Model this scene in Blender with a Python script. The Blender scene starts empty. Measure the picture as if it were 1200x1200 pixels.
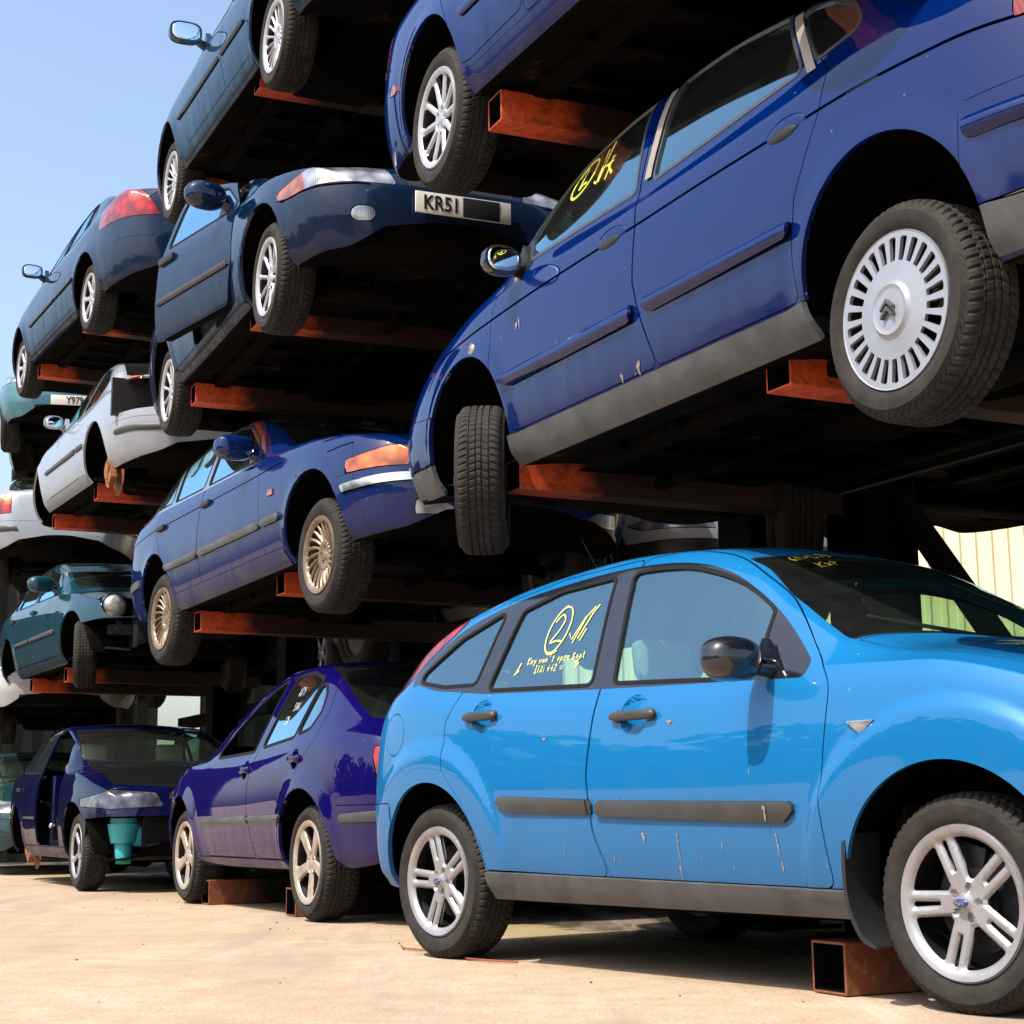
import bpy, bmesh, math, random
import numpy as np
from mathutils import Matrix, Vector
random.seed(7); np.random.seed(7)
SC = bpy.context.scene
COL = SC.collection
R = math.radians

# ------------------------------------------------------------------ small maths
def pchip(xk, yk):
    xk = np.asarray(xk, float); yk = np.asarray(yk, float)
    o = np.argsort(xk); xk = xk[o]; yk = yk[o]
    h = np.diff(xk); d = np.diff(yk) / h; n = len(xk); m = np.zeros(n)
    if n == 2: m[:] = d[0]
    else:
        for i in range(1, n - 1):
            if d[i-1] * d[i] > 0:
                w1 = 2*h[i] + h[i-1]; w2 = h[i] + 2*h[i-1]
                m[i] = (w1 + w2) / (w1/d[i-1] + w2/d[i])
        m[0] = d[0]; m[-1] = d[-1]
    def f(x):
        x = np.clip(np.asarray(x, float), xk[0], xk[-1])
        i = np.clip(np.searchsorted(xk, x, side='right') - 1, 0, n - 2)
        t = (x - xk[i]) / h[i]
        return ((2*t**3 - 3*t**2 + 1)*yk[i] + (t**3 - 2*t**2 + t)*h[i]*m[i]
                + (-2*t**3 + 3*t**2)*yk[i+1] + (t**3 - t**2)*h[i]*m[i+1])
    return f

def bspline_basis(nc, s):
    kn = np.array([0, 0] + list(range(0, nc - 1)) + [nc - 2, nc - 2], float)
    s = np.clip(np.asarray(s, float), 0, nc - 2 - 1e-9)
    nk = len(kn)
    B = [((s >= kn[i]) & (s < kn[i+1])).astype(float) for i in range(nk - 1)]
    for k in (1, 2):
        nb = []
        for i in range(nk - 1 - k):
            a = 0; b = 0
            if kn[i+k] > kn[i]: a = (s - kn[i]) / (kn[i+k] - kn[i]) * B[i]
            if kn[i+k+1] > kn[i+1]: b = (kn[i+k+1] - s) / (kn[i+k+1] - kn[i+1]) * B[i+1]
            nb.append(a + b)
        B = nb
    return np.stack(B, -1)

def sd_poly(px, pz, poly):
    poly = np.asarray(poly, float); n = len(poly)
    d = np.full(px.shape, 1e9); inside = np.zeros(px.shape, bool)
    for i in range(n):
        a = poly[i]; b = poly[(i+1) % n]; e = b - a
        wx = px - a[0]; wz = pz - a[1]
        t = np.clip((wx*e[0] + wz*e[1]) / (e@e + 1e-12), 0, 1)
        d = np.minimum(d, (wx - e[0]*t)**2 + (wz - e[1]*t)**2)
        c = (a[1] > pz) != (b[1] > pz)
        inside ^= c & (px < (b[0]-a[0])*(pz-a[1])/(b[1]-a[1] + 1e-12) + a[0])
    d = np.sqrt(d)
    return np.where(inside, -d, d)

def inset_poly(poly, r):
    p = np.asarray(poly, float); n = len(p)
    area = 0.5*sum(p[i][0]*p[(i+1) % n][1] - p[(i+1) % n][0]*p[i][1] for i in range(n))
    sg = 1 if area > 0 else -1
    out = []
    for i in range(n):
        a = p[i-1]; b = p[i]; c = p[(i+1) % n]
        e1 = (b-a)/np.linalg.norm(b-a); e2 = (c-b)/np.linalg.norm(c-b)
        n1 = sg*np.array([-e1[1], e1[0]]); n2 = sg*np.array([-e2[1], e2[0]])
        k = n1 + n2; k = k/max(1 + n1@n2, .35)
        out.append(b + k*r)
    return np.array(out)

def rpoly(px, pz, poly, r=.02):
    return sd_poly(px, pz, inset_poly(poly, r)) - r

def sd_line(px, pz, pts):
    d = np.full(px.shape, 1e9)
    for a, b in zip(pts[:-1], pts[1:]):
        a = np.array(a, float); e = np.array(b, float) - a
        wx = px - a[0]; wz = pz - a[1]
        t = np.clip((wx*e[0] + wz*e[1]) / (e@e), 0, 1)
        d = np.minimum(d, np.hypot(wx - e[0]*t, wz - e[1]*t))
    return d

def smooth(e0, e1, x):
    t = np.clip((x - e0) / (e1 - e0), 0, 1); return t*t*(3 - 2*t)

# ------------------------------------------------------------------ surface that can be cut along scalar fields
class Shell:
    def __init__(s, P, S, quads, extra=()):
        s.P = P; s.S = S; s.F = [tuple(q) for q in quads]
        s.F += [tuple(f) for f in extra]
        s.T = ['body'] * len(s.F)
        N = np.zeros_like(P); Q = np.asarray(quads)
        n = np.cross(P[Q[:, 2]] - P[Q[:, 0]], P[Q[:, 3]] - P[Q[:, 1]])
        for k in range(4): np.add.at(N, Q[:, k], n)
        s.N = N / (np.linalg.norm(N, axis=1, keepdims=True) + 1e-12)
    def cut(s, field, new, tags=('body',)):
        f = field(s.P, s.S); f = np.where(np.abs(f) < 2e-5, 2e-5, f)
        neg = f < 0
        P = [s.P]; S = [s.S]; N = [s.N]; nv = len(s.P); cache = {}
        addP = []; addS = []; addN = []
        F = []; T = []; neg_l = neg.tolist(); tags = set(tags)
        for fc, tg in zip(s.F, s.T):
            if tg not in tags: F.append(fc); T.append(tg); continue
            k = sum(neg_l[i] for i in fc)
            if k == 0: F.append(fc); T.append(tg)
            elif k == len(fc): F.append(fc); T.append(new)
            else:
                A = []; B = []
                for a, b in zip(fc, fc[1:] + fc[:1]):
                    (A if neg_l[a] else B).append(a)
                    if neg_l[a] != neg_l[b]:
                        key = (a, b) if a < b else (b, a)
                        v = cache.get(key)
                        if v is None:
                            i, j = key; t = f[i] / (f[i] - f[j])
                            addP.append(s.P[i]*(1-t) + s.P[j]*t); addS.append(s.S[i]*(1-t) + s.S[j]*t)
                            q = s.N[i]*(1-t) + s.N[j]*t; addN.append(q/(np.linalg.norm(q) + 1e-12))
                            v = nv + len(addP) - 1; cache[key] = v
                        A.append(v); B.append(v)
                if len(A) > 2: F.append(tuple(A)); T.append(new)
                if len(B) > 2: F.append(tuple(B)); T.append(tg)
        if addP:
            s.P = np.vstack([s.P, addP]); s.S = np.concatenate([s.S, addS]); s.N = np.vstack([s.N, addN])
        s.F = F; s.T = T
    def panel(s, field, new, tags=('body',), gap=.0045):
        """cut a region out and leave a dark gap of that width round it"""
        s.cut(lambda P, S: field(P, S) - gap/2, new, tags)
        s.cut(lambda P, S: -(field(P, S) + gap/2), 'del', (new,))
    def band(s, pts, wd, tags):
        """dark groove along a line given left to right in side view"""
        pts = sorted(pts); zx = pchip([p[0] for p in pts], [p[1] for p in pts]); x0, x1 = pts[0][0], pts[-1][0]
        def f(P, S): return P[:, 2] - zx(P[:, 0]) + 6*np.maximum(0, np.maximum(P[:, 0]-x1, x0-P[:, 0])) + np.where((S > 8) | (S < 3), 5., 0)
        for t in tags:
            s.cut(lambda P, S: f(P, S)-wd/2, t+'#', (t,)); s.cut(lambda P, S: f(P, S)+wd/2, t, (t+'#',))
            s.T = ['del' if q == t+'#' else q for q in s.T]
    def kill(s, tag='del'):
        k = [i for i, t in enumerate(s.T) if t != tag]
        s.F = [s.F[i] for i in k]; s.T = [s.T[i] for i in k]
    def region(s, tags, side=0, offset=0., lip=.012, disp=None, bulge=None):
        """verts, faces, normals of the tagged faces; side 0 both halves, +1 left, -1 right"""
        tags = set(tags if not isinstance(tags, str) else (tags,))
        fs = [f for f, t in zip(s.F, s.T) if t in tags]
        if not fs: return None
        used = sorted({i for f in fs for i in f}); mp = {v: k for k, v in enumerate(used)}
        P = s.P[used].copy(); N = s.N[used]
        if offset: P = P + N*offset
        if disp is not None: P = P + N*disp(P)[:, None]
        if bulge is not None:
            zc, hz, amp = bulge; u = np.clip((P[:, 2]-zc)/hz, -1, 1)
            P = P + N*(amp*(1-u*u))[:, None]; N = N + np.stack([0*u, 0*u, 2*amp*u/hz], -1); N = N/np.linalg.norm(N, axis=1, keepdims=True)
        fl = [tuple(mp[i] for i in f) for f in fs]
        ed = {}
        for f in fl:
            for a, b in zip(f, f[1:] + f[:1]):
                k = (a, b) if a < b else (b, a)
                ed[k] = None if k in ed else (a, b)
        verts = [P]; norms = [N]; n = len(P); lv = []; ln = []
        lf = []
        if lip:
            for e in ed.values():
                if e is None: continue
                a, b = e
                if abs(P[a, 1]) < 1e-5 and abs(P[b, 1]) < 1e-5: continue
                d = P[b] - P[a]; L = np.linalg.norm(d)
                if L < 1e-7: continue
                o = np.cross(d, N[a]); ol = np.linalg.norm(o)
                if ol < 1e-9: continue
                o = o/ol
                k = n + len(lv)
                lv += [P[a], P[b], P[b] - N[b]*lip, P[a] - N[a]*lip]; ln += [o]*4
                lf.append((k, k+3, k+2, k+1))
        if lv: P = np.vstack([P, lv]); N = np.vstack([N, ln])
        fl = fl + lf
        if side == 1: return P, fl, N
        M = np.array([1, -1, 1.])
        rf = [tuple(reversed(f)) for f in fl]
        if side == -1: return P*M, rf, N*M
        m = len(P)
        return np.vstack([P, P*M]), fl + [tuple(i + m for i in f) for f in rf], np.vstack([N, N*M])

def mesh_obj(name, P, F, N, mat, parent=None):
    me = bpy.data.meshes.new(name)
    me.from_pydata([tuple(map(float, p)) for p in P], [], F)
    for p in me.polygons: p.use_smooth = True
    if N is not None:
        try: me.normals_split_custom_set_from_vertices([tuple(map(float, n)) for n in N])
        except Exception as ex: print('normals', ex)
    return link(name, me, mat, parent)

def link(name, me, mat, parent=None):
    o = bpy.data.objects.new(name, me); COL.objects.link(o)
    if mat is not None and not me.materials:
        for m in (mat if isinstance(mat, (list, tuple)) else (mat,)): me.materials.append(m)
    if parent is not None: o.parent = parent
    return o

def part(shell, name, tags, mat, parent, side=0, **kw):
    r = shell.region(tags, side, **kw)
    if r is None: return None
    return mesh_obj(name, r[0], r[1], r[2], mat, parent)

# ------------------------------------------------------------------ plain mesh pieces (accumulated in a bmesh)
class MB:
    def __init__(s): s.bm = bmesh.new()
    def box(s, c, d, rot=None, bev=0., mi=0):
        r = bmesh.ops.create_cube(s.bm, size=1.0)
        vs = r['verts']
        M = Matrix.Translation(c) @ (rot.to_4x4() if rot is not None else Matrix.Identity(4)) @ Matrix.Diagonal((d[0], d[1], d[2], 1))
        bmesh.ops.transform(s.bm, matrix=M, verts=vs)
        if bev:
            es = list({e for v in vs for e in v.link_edges})
            bmesh.ops.bevel(s.bm, geom=es, offset=bev, segments=2, profile=.6, affect='EDGES')
        return s
    def cyl(s, a, b, r1, r2=None, n=16, cap=True):
        a = Vector(a); b = Vector(b); d = b - a
        M = Matrix.Translation((a+b)/2) @ d.to_track_quat('Z', 'Y').to_matrix().to_4x4()
        bmesh.ops.create_cone(s.bm, cap_ends=cap, segments=n, radius1=r1, radius2=r1 if r2 is None else r2, depth=d.length, matrix=M)
        return s
    def tube(s, pts, r, n=8):
        for a, b in zip(pts[:-1], pts[1:]): s.cyl(a, b, r, r, n)
        for p in pts[1:-1]: s.ball(p, (r*1.0,)*3, 8, 6)
        return s
    def ball(s, c, rad, u=20, v=12, rot=None, pw=1.0):
        r = bmesh.ops.create_uvsphere(s.bm, u_segments=u, v_segments=v, radius=1.0)
        if pw != 1.0:
            for vt in r['verts']:
                for k in range(3): vt.co[k] = math.copysign(abs(vt.co[k])**pw, vt.co[k])
        M = Matrix.Translation(c) @ (rot.to_4x4() if rot is not None else Matrix.Identity(4)) @ Matrix.Diagonal((*rad, 1))
        bmesh.ops.transform(s.bm, matrix=M, verts=r['verts'])
        return s
    def prism(s, poly, y0, y1, ax='xz', bev=0.):
        vs = []
        for (a, b) in poly:
            vs.append(s.bm.verts.new({'xz': (a, y0, b), 'yz': (y0, a, b), 'xy': (a, b, y0)}[ax]))
        f = s.bm.faces.new(vs)
        r = bmesh.ops.extrude_face_region(s.bm, geom=[f])
        dv = {'xz': (0, y1-y0, 0), 'yz': (y1-y0, 0, 0), 'xy': (0, 0, y1-y0)}[ax]
        nv = [g for g in r['geom'] if isinstance(g, bmesh.types.BMVert)]
        bmesh.ops.translate(s.bm, verts=nv, vec=dv)
        if bev:
            es = list({e for v in vs + nv for e in v.link_edges})
            bmesh.ops.bevel(s.bm, geom=es, offset=bev, segments=2, profile=.6, affect='EDGES')
        return s
    def mesh(s, name, sm=35):
        bmesh.ops.recalc_face_normals(s.bm, faces=s.bm.faces)
        me = bpy.data.meshes.new(name); s.bm.to_mesh(me); s.bm.free()
        if sm:
            for p in me.polygons: p.use_smooth = True
            me.set_sharp_from_angle(angle=R(sm))
        return me
    def build(s, name, mat, parent=None, sm=35):
        return link(name, s.mesh(name, sm), mat, parent)

def empty(name, label=None, cat=None, group=None, kind=None):
    o = bpy.data.objects.new(name, None); COL.objects.link(o); o.empty_display_size = .2
    tag(o, label, cat, group, kind); return o
def tag(o, label=None, cat=None, group=None, kind=None):
    for k, v in (('label', label), ('category', cat), ('group', group), ('kind', kind)):
        if v: o[k] = v
    return o

def text_mesh(txt, size, depth=.001, bold=0.):
    cu = bpy.data.curves.new('lettering', 'FONT'); cu.body = txt; cu.size = size; cu.extrude = depth
    cu.align_x = 'CENTER'; cu.align_y = 'CENTER'; cu.offset = bold
    ob = bpy.data.objects.new('lettering', cu); COL.objects.link(ob)
    dg = bpy.context.evaluated_depsgraph_get()
    me = bpy.data.meshes.new_from_object(ob.evaluated_get(dg))
    bpy.data.objects.remove(ob); return me

# ------------------------------------------------------------------ materials
def newmat(name):
    m = bpy.data.materials.new(name); m.use_nodes = True
    nt = m.node_tree; nt.nodes.clear(); return m, nt
def nd(nt, t, **kw):
    n = nt.nodes.new(t)
    for k, v in kw.items():
        if k in n.inputs: n.inputs[k].default_value = v
        else: setattr(n, k, v)
    return n
def noise(nt, scale, detail=4, rough=.6, vec=None, dist=0.):
    n = nd(nt, 'ShaderNodeTexNoise', Scale=scale, Detail=detail, Roughness=rough, Distortion=dist)
    if vec is not None: nt.links.new(vec, n.inputs['Vector'])
    return n.outputs['Fac']
def ramp(nt, fac, stops):
    r = nd(nt, 'ShaderNodeValToRGB'); e = r.color_ramp.elements
    while len(e) < len(stops): e.new(.5)
    for el, (p, c) in zip(e, stops): el.position = p; el.color = (*c, 1) if len(c) == 3 else c
    nt.links.new(fac, r.inputs[0]); return r.outputs[0]
def mix(nt, fac, a, b):
    m = nd(nt, 'ShaderNodeMix', data_type='RGBA')
    for sock, v in ((m.inputs[0], fac), (m.inputs[6], a), (m.inputs[7], b)):
        if hasattr(v, 'is_linked'): nt.links.new(v, sock)
        elif isinstance(v, (int, float)): sock.default_value = v
        else: sock.default_value = (*v, 1)
    return m.outputs[2]
def math_(nt, op, a, b=None, clamp=False):
    m = nd(nt, 'ShaderNodeMath', operation=op, use_clamp=clamp)
    for i, v in enumerate((a, b)):
        if v is None: continue
        if hasattr(v, 'is_linked'): nt.links.new(v, m.inputs[i])
        else: m.inputs[i].default_value = v
    return m.outputs[0]
def objco(nt):
    t = nd(nt, 'ShaderNodeTexCoord'); return t.outputs['Object']
def out(nt, sh):
    o = nd(nt, 'ShaderNodeOutputMaterial'); nt.links.new(sh, o.inputs[0])
def bump(nt, h, strength=.2, dist=.01):
    b = nd(nt, 'ShaderNodeBump', Strength=strength, Distance=dist); nt.links.new(h, b.inputs['Height']); return b.outputs[0]
def plug(nt, node, name, v):
    s = node.inputs[name]
    if hasattr(v, 'is_linked'): nt.links.new(v, s)
    elif isinstance(v, (int, float)): s.default_value = v
    else: s.default_value = (*v, 1)

KA = .66
def dk(c, k=None): return tuple(v*(KA if k is None else k) for v in c)
_M = {}
def paint(name, col, metallic=.25, dirt=.35, rough=.42, zd=.62, coat=1.0, dcol=(.085, .062, .048)):
    """car paint: coloured flake coat under clear lacquer, road dust sticking to the lower panels"""
    if name in _M: return _M[name]
    m, nt = newmat(name); co = objco(nt)
    sp = nd(nt, 'ShaderNodeSeparateXYZ'); nt.links.new(co, sp.inputs[0])
    mp = nd(nt, 'ShaderNodeMapping'); mp.inputs['Scale'].default_value = (5, 5, 1.2); nt.links.new(co, mp.inputs[0])
    n1 = noise(nt, 1.6, 8, .65, mp.outputs[0]); n2 = noise(nt, 38, 6, .7, co); n3 = noise(nt, 3.0, 5, .6, co)
    low = math_(nt, 'SUBTRACT', zd + .1, sp.outputs[2]); low = math_(nt, 'MULTIPLY', low, 2.2)
    low = math_(nt, 'ADD', low, math_(nt, 'MULTIPLY', math_(nt, 'SUBTRACT', n1, .5), 1.3))
    low = math_(nt, 'MULTIPLY', low, .75, clamp=True)
    al = math_(nt, 'MULTIPLY', math_(nt, 'SUBTRACT', n3, .42, clamp=True), 1.0)
    d = math_(nt, 'ADD', math_(nt, 'MULTIPLY', low, .80), math_(nt, 'MULTIPLY', al, .07))
    d = math_(nt, 'MULTIPLY', d, math_(nt, 'ADD', math_(nt, 'MULTIPLY', n2, .8), .5))
    d = math_(nt, 'MULTIPLY', d, dirt, clamp=True)
    base = mix(nt, d, dk(col), dcol)
    # spattered droppings and stone chips
    v = nd(nt, 'ShaderNodeTexVoronoi', Scale=9.0, Randomness=1.0); nt.links.new(co, v.inputs['Vector'])
    chip = math_(nt, 'LESS_THAN', v.outputs['Distance'], .035)
    base = mix(nt, math_(nt, 'MULTIPLY', chip, .55 if dirt > .3 else .2), base, (.22, .21, .19))
    b = nd(nt, 'ShaderNodeBsdfPrincipled')
    plug(nt, b, 'Base Color', base)
    plug(nt, b, 'Metallic', math_(nt, 'MULTIPLY', math_(nt, 'SUBTRACT', 1.0, d), metallic))
    plug(nt, b, 'Roughness', rough); plug(nt, b, 'Specular IOR Level', .0)
    plug(nt, b, 'Coat Weight', math_(nt, 'MULTIPLY', math_(nt, 'SUBTRACT', 1.0, math_(nt, 'MULTIPLY', low, .9, clamp=True)), coat))
    plug(nt, b, 'Coat IOR', 1.5)
    plug(nt, b, 'Coat Roughness', math_(nt, 'ADD', .025, math_(nt, 'MULTIPLY', d, .3)))
    plug(nt, b, 'Normal', bump(nt, noise(nt, 2.2, 2, .4, co), .05, .01))
    nt.links.new(b.inputs['Normal'].links[0].from_socket, b.inputs['Coat Normal'])
    out(nt, b.outputs[0]); _M[name] = m; return m

def basic(name, col, rough=.5, metallic=0., var=.15, sc=12., bmp=0., coat=0., col2=None, spec=.5):
    if name in _M: return _M[name]
    if metallic < .9: col = dk(col); col2 = dk(col2) if col2 else None
    m, nt = newmat(name); co = objco(nt)
    n = noise(nt, sc, 6, .65, co)
    c2 = col2 or tuple(c*(1-var*1.6) for c in col); c1 = tuple(min(1, c*(1+var)) for c in col)
    b = nd(nt, 'ShaderNodeBsdfPrincipled', Roughness=rough, Metallic=metallic)
    plug(nt, b, 'Base Color', ramp(nt, n, [(.3, c2), (.7, c1)]))
    plug(nt, b, 'Coat Weight', coat); plug(nt, b, 'Specular IOR Level', spec)
    if bmp: plug(nt, b, 'Normal', bump(nt, noise(nt, sc*5, 4, .6, co), bmp, .004))
    out(nt, b.outputs[0]); _M[name] = m; return m

def glass(name, tint=(.62, .72, .70), dust=.07, refl=1.5, add=.04):
    if name in _M: return _M[name]
    m, nt = newmat(name); co = objco(nt)
    tr = nd(nt, 'ShaderNodeBsdfTransparent'); tr.inputs[0].default_value = (*tint, 1)
    gl = nd(nt, 'ShaderNodeBsdfGlossy', Roughness=.015); gl.inputs[0].default_value = (.48, .84, 1, 1)
    di = nd(nt, 'ShaderNodeBsdfDiffuse'); di.inputs[0].default_value = (.26, .27, .26, 1)
    ge = nd(nt, 'ShaderNodeNewGeometry'); dp = nd(nt, 'ShaderNodeVectorMath', operation='DOT_PRODUCT')
    nt.links.new(ge.outputs['Normal'], dp.inputs[0]); nt.links.new(ge.outputs['Incoming'], dp.inputs[1])
    cs = math_(nt, 'ABSOLUTE', dp.outputs['Value']); fr = math_(nt, 'POWER', math_(nt, 'SUBTRACT', 1.0, cs, clamp=True), 5.0)      # Schlick, same from either side
    fr = math_(nt, 'ADD', math_(nt, 'MULTIPLY', fr, .95), .045)
    k = math_(nt, 'ADD', math_(nt, 'MULTIPLY', fr, refl), add, clamp=True)
    m1 = nd(nt, 'ShaderNodeMixShader'); nt.links.new(k, m1.inputs[0]); nt.links.new(tr.outputs[0], m1.inputs[1]); nt.links.new(gl.outputs[0], m1.inputs[2])
    mp = nd(nt, 'ShaderNodeMapping'); mp.inputs['Scale'].default_value = (6, 6, 1.5); nt.links.new(co, mp.inputs[0])
    dn = math_(nt, 'MULTIPLY', noise(nt, 2, 8, .7, mp.outputs[0]), dust*2)
    m2 = nd(nt, 'ShaderNodeMixShader'); nt.links.new(dn, m2.inputs[0]); nt.links.new(m1.outputs[0], m2.inputs[1]); nt.links.new(di.outputs[0], m2.inputs[2])
    out(nt, m2.outputs[0]); _M[name] = m; return m

def tyre_mat():
    m, nt = newmat('tyre rubber'); co = objco(nt)
    b = nd(nt, 'ShaderNodeBsdfPrincipled', Roughness=.8)
    n = noise(nt, 14, 6, .7, co)
    plug(nt, b, 'Base Color', ramp(nt, n, [(.3, (.009, .008, .0075)), (.75, (.032, .027, .022))]))
    plug(nt, b, 'Specular IOR Level', .25)
    plug(nt, b, 'Normal', bump(nt, noise(nt, 90, 3, .6, co), .15, .003))
    out(nt, b.outputs[0]); return m
def wheel_metal(name, col, dirtcol, amt=.5, metallic=.55):
    m, nt = newmat(name); co = objco(nt)
    n = noise(nt, 9, 7, .7, co)
    n2 = math_(nt, 'MULTIPLY', math_(nt, 'SUBTRACT', n, .5 - amt*.25), 2.2*amt + .2, clamp=True)
    b = nd(nt, 'ShaderNodeBsdfPrincipled')
    plug(nt, b, 'Base Color', mix(nt, n2, dk(col, .70), dk(dirtcol, .55)))
    plug(nt, b, 'Metallic', metallic); plug(nt, b, 'Roughness', math_(nt, 'ADD', .33, math_(nt, 'MULTIPLY', n2, .3)))
    out(nt, b.outputs[0]); return m
def orange_steel(name, c1, c2, rust):
    m, nt = newmat(name); co = objco(nt)
    n = noise(nt, 7, 8, .7, co); n2 = noise(nt, 30, 5, .7, co)
    b = nd(nt, 'ShaderNodeBsdfPrincipled', Roughness=.62)
    c = mix(nt, ramp(nt, n, [(.4, (0, 0, 0)), (.62, (1, 1, 1))]), c1, c2)
    c = mix(nt, ramp(nt, n2, [(.5, (0, 0, 0)), (.68, (.8, .8, .8))]), c, rust)
    # shade on the inner length of the arm, painted in as near black
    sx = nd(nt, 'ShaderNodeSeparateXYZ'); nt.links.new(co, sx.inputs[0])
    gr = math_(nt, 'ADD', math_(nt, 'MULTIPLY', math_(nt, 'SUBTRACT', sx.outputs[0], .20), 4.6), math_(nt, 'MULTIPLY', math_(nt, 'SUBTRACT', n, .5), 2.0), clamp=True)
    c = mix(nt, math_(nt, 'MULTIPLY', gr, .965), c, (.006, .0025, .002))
    plug(nt, b, 'Base Color', c); plug(nt, b, 'Normal', bump(nt, n2, .25, .004))
    out(nt, b.outputs[0]); return m
def under_mat():
    m, nt = newmat('underside grime'); co = objco(nt)
    b = nd(nt, 'ShaderNodeBsdfPrincipled', Roughness=.9)
    n = noise(nt, 5, 8, .7, co)
    plug(nt, b, 'Base Color', ramp(nt, n, [(.38, (.0016, .0013, .0012)), (.60, (.004, .003, .002)), (.76, (.045, .024, .010))]))
    plug(nt, b, 'Specular IOR Level', .04)
    plug(nt, b, 'Normal', bump(nt, noise(nt, 22, 5, .6, co), .5, .01))
    out(nt, b.outputs[0]); return m
def lamp_mat(name, col, rough=.12, ribs=40., deep=.25):
    """moulded lens over faceted reflectors: bright and dark facets, fine flutes, glossy outer skin"""
    m, nt = newmat(name); co = objco(nt)
    w = nd(nt, 'ShaderNodeTexWave', Scale=ribs, Distortion=.0); w.bands_direction = 'Y'; nt.links.new(co, w.inputs[0])
    v = nd(nt, 'ShaderNodeTexVoronoi', Scale=11.0, Randomness=.7); nt.links.new(co, v.inputs['Vector'])
    b = nd(nt, 'ShaderNodeBsdfPrincipled', Roughness=rough, Metallic=.55)
    plug(nt, b, 'Base Color', ramp(nt, v.outputs['Distance'], [(.12, dk(col, .95)), (.45, dk(col, .55)), (.75, dk(col, deep))]))
    plug(nt, b, 'Coat Weight', 1.0); plug(nt, b, 'Coat Roughness', .03)
    h = math_(nt, 'ADD', math_(nt, 'MULTIPLY', w.outputs[1], .12), math_(nt, 'MULTIPLY', v.outputs['Distance'], -.8))
    plug(nt, b, 'Normal', bump(nt, h, .45, .010))
    out(nt, b.outputs[0]); return m

BLACK = basic('satin black plastic', (.018, .018, .019), .45, sc=20)
SEAL = basic('window rubber', (.008, .008, .008), .6, spec=.15)
GLOSSB = basic('gloss black trim', (.012, .014, .022), .18, coat=.6)
GREYP = basic('weathered grey plastic', (.085, .088, .092), .55, var=.3, sc=6, bmp=.1)
STRIPP = basic('dark grey moulding', (.045, .043, .042), .5, var=.35, sc=7, col2=(.028, .027, .026))
CHROME = basic('dull chrome', (.75, .72, .68), .16, 1.0, var=.1)
MIRR = basic('mirror glass', (.75, .85, .95), .02, 1.0, var=0.)
INT = basic('dark cabin lining', (.004, .004, .004), .9, spec=.05)
CABIN = basic('cabin trim', (.012, .012, .013), .85, spec=.2)
SEATM = basic('grey seat cloth', (.40, .42, .42), .9, var=.2, sc=4, spec=.1)
DASH = basic('dashboard plastic', (.03, .032, .033), .6)
UNDER = under_mat()
ENGINE = basic('engine bay metal', (.02, .02, .023), .5, .3, var=.6, sc=9)
TYRE = tyre_mat()
RUST = basic('rusty iron', (.34, .12, .035), .85, var=.4, sc=22, col2=(.10, .035, .012), bmp=.4)
LAMPC = lamp_mat('clear headlamp lens', (.58, .60, .64))
LAMPO = lamp_mat('orange indicator lens', (.85, .18, .03), ribs=70)
LAMPR = lamp_mat('red tail lamp lens', (.62, .012, .015), ribs=60)
LAMPW = lamp_mat('frosted lamp lens', (.80, .78, .70), rough=.25)
PLATEW = basic('white plate', (.98, .95, .86), .4, var=.08)
PLATEB = basic('plate black', (.01, .01, .01), .5)
YELLOW = basic('yellow paint marker', (.85, .74, .06), .6, var=.1)
YELLOW2 = basic('pale yellow paint marker', (.74, .76, .22), .7, var=.1)
WHITEM = basic('white paint marker', (.7, .72, .70), .7, var=.1)
GLASS = glass('side window glass', (.62, .86, .64), .02, 2.6, .15)
GLASSD = glass('windscreen glass', (.68, .86, .68), .02, .8, .0)
CAPPING = basic('brushed pillar capping', (.62, .52, .40), .38, .5, var=.1)
ALLOY = wheel_metal('silver alloy', (.50, .50, .53), (.24, .19, .15), .6)
ALLOYT = wheel_metal('brake dust tan alloy', (.62, .57, .50), (.30, .18, .08), .8, .4)
ALLOYB = wheel_metal('bronze grimy alloy', (.34, .27, .20), (.16, .09, .04), .8, .45)
ALLOYW = wheel_metal('bright painted alloy', (.56, .57, .61), (.30, .27, .24), .4, .4)
COVER = wheel_metal('silver wheel trim', (.42, .44, .50), (.30, .27, .25), .3, .4)
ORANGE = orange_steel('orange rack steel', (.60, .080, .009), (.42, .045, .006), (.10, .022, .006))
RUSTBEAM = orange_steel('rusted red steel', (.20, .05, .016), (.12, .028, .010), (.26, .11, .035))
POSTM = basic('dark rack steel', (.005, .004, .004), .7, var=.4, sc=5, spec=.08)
EXPOSURE=0.95; SUN_EL=57; SUN_E=3.9; SKY_S=0.15
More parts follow.
